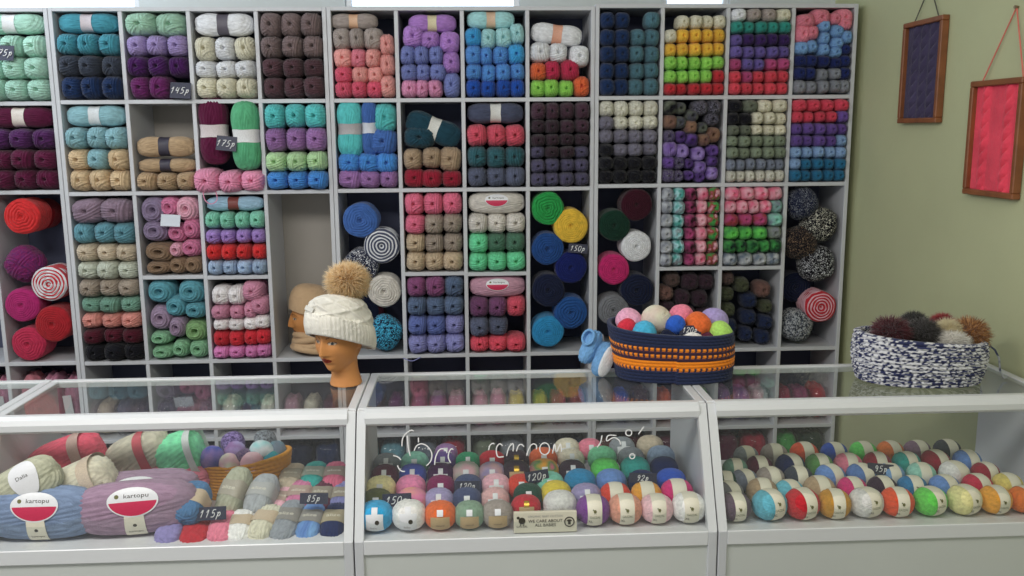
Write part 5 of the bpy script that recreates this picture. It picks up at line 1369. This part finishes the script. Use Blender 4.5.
# ------------------------------------------------------------------ framed knitting samples on the green wall
M_wood = plain('brown_wood_frame', '84502F', .45, .2, 18)
def cable_panel(w, h, hexc, cols, seed):
    nu, nv = 90, 140; v = []
    for j in range(nv):
        for i in range(nu):
            a, b = i / (nu - 1), j / (nv - 1); dep = .0015 * abs(math.sin(a * 60 * PI)) * abs(math.sin(b * 80 * PI))
            for c in cols:
                d = (a - c) / .1
                if abs(d) < 1:
                    dep += .014 * math.cos(d * PI / 2) * abs(math.sin(PI * (b * 8 - d * .45))) ** .7
            v.append(((a - .5) * w, -dep, (b - .5) * h))
    return me('knitted_panel', v, grid_faces(nu, nv, wrap=False))
def framed(l, r, t, b, hexc, cols, label, nail, c0, c1, cordc, FD=.03):
    """l, r = far and near Y; t, b = heights; hangs on the right wall (X = XW)"""
    w, h = abs(r - l), t - b; cx = (l + r) / 2; cz = (t + b) / 2
    e = empty('framed_knit_sample', (XW - .001, cx, cz), label, 'framed picture', rot=(0, 0, PI / 2 * -1))
    # local: x runs towards the camera side, -y out of the wall
    fw = .02
    mb = MB()
    for q in ((-w / 2, w / 2, h / 2 - fw, h / 2), (-w / 2, w / 2, -h / 2, -h / 2 + fw), (-w / 2, -w / 2 + fw, -h / 2 + fw, h / 2 - fw), (w / 2 - fw, w / 2, -h / 2 + fw, h / 2 - fw)):
        mb.box(q[0], q[1], -FD, 0, q[2], q[3], .003)
    mb.build('frame', M_wood, e)
    COL[hexc] = hexc
    ob('knitted_panel', cable_panel(w - 2 * fw, h - 2 * fw, hexc, cols, 1), yarn(hexc), e, loc=(0, -.012, 0))
    mb = MB(); n = nail
    L = [(c0 * w, -.012, h / 2), (n[0], -.006, n[1] - cz), (c1 * w, -.012, h / 2)]
    mb.tube(L, .0028, 6); mb.build('hanging_cord', plain('cord_' + cordc, cordc, .8, .1, 30), e)
    mb = MB(); mb.tube([(n[0], 0, n[1] - cz), (n[0], -.014, n[1] - cz)], [.004, .006], 10); mb.build('nail', plain('nail_head', '8A7A60', .4, .1, 20, metal=.5), e)
    return e
XP = XW - .03
def yz(px, py): q = at(px, py, X=XP); return q.y, q.z
a1, a2, a3, a4 = yz(901, 25), yz(942, 14), yz(936, 122), yz(899, 124)
l1, r1 = (a1[0] + a4[0]) / 2, (a2[0] + a3[0]) / 2; t1, b1 = (a1[1] + a2[1]) / 2, (a3[1] + a4[1]) / 2
framed(l1, r1, t1, b1, '4A4260', (.25, .5, .75), 'dark violet cable-knit sample in brown wooden frame, smaller one hanging higher', (0.0, t1 + .13), -.3, .3, '5A5A50')
a1, a4, a2, a3 = yz(968, 83), yz(964, 195), yz(1021, 75.5), yz(1014, 199)
l2, r2 = (a1[0] + a4[0]) / 2, (a2[0] + a3[0]) / 2; t2, b2_ = (a1[1] + a2[1]) / 2, (a3[1] + a4[1]) / 2
q = yz(1010, 7)
framed(l2, r2, t2, b2_, 'F83F5A', (.25, .75), 'hot pink cable-knit sample in brown wooden frame, hanging by pink cord', (-(q[0] - (l2 + r2) / 2), q[1]), -.34, .42, 'D8766A')

# ------------------------------------------------------------------ light
w = bpy.data.worlds.new('world'); bpy.context.scene.world = w; w.use_nodes = True
bg = w.node_tree.nodes['Background']; bg.inputs['Color'].default_value = (.88, .92, .97, 1); bg.inputs['Strength'].default_value = .8
def area(name, loc, size, power, col, target):
    l = bpy.data.lights.new(name, 'AREA'); l.shape = 'RECTANGLE'; l.size, l.size_y = size; l.energy = power; l.color = col
    o = bpy.data.objects.new(name, l); C.objects.link(o); o.location = loc
    o.rotation_euler = (Vector(target) - Vector(loc)).to_track_quat('-Z', 'Y').to_euler()
    return o
area('ceiling_light', (-1.6, -2.9, 2.9), (1.6, .9), 68, (1, .98, .95), (-1.4, -1.6, .6))
area('ceiling_light', (.5, -3.0, 2.9), (1.6, .9), 30, (1, .97, .93), (.5, -1.4, .6))
area('window_glow', (-2.6, -.5, 2.7), (1.2, .6), 14, (.8, .9, 1), (-1.2, .1, 1.5))
sc = bpy.context.scene
sc.view_settings.view_transform = 'Standard'; sc.view_settings.look = 'None'; sc.view_settings.exposure = 0
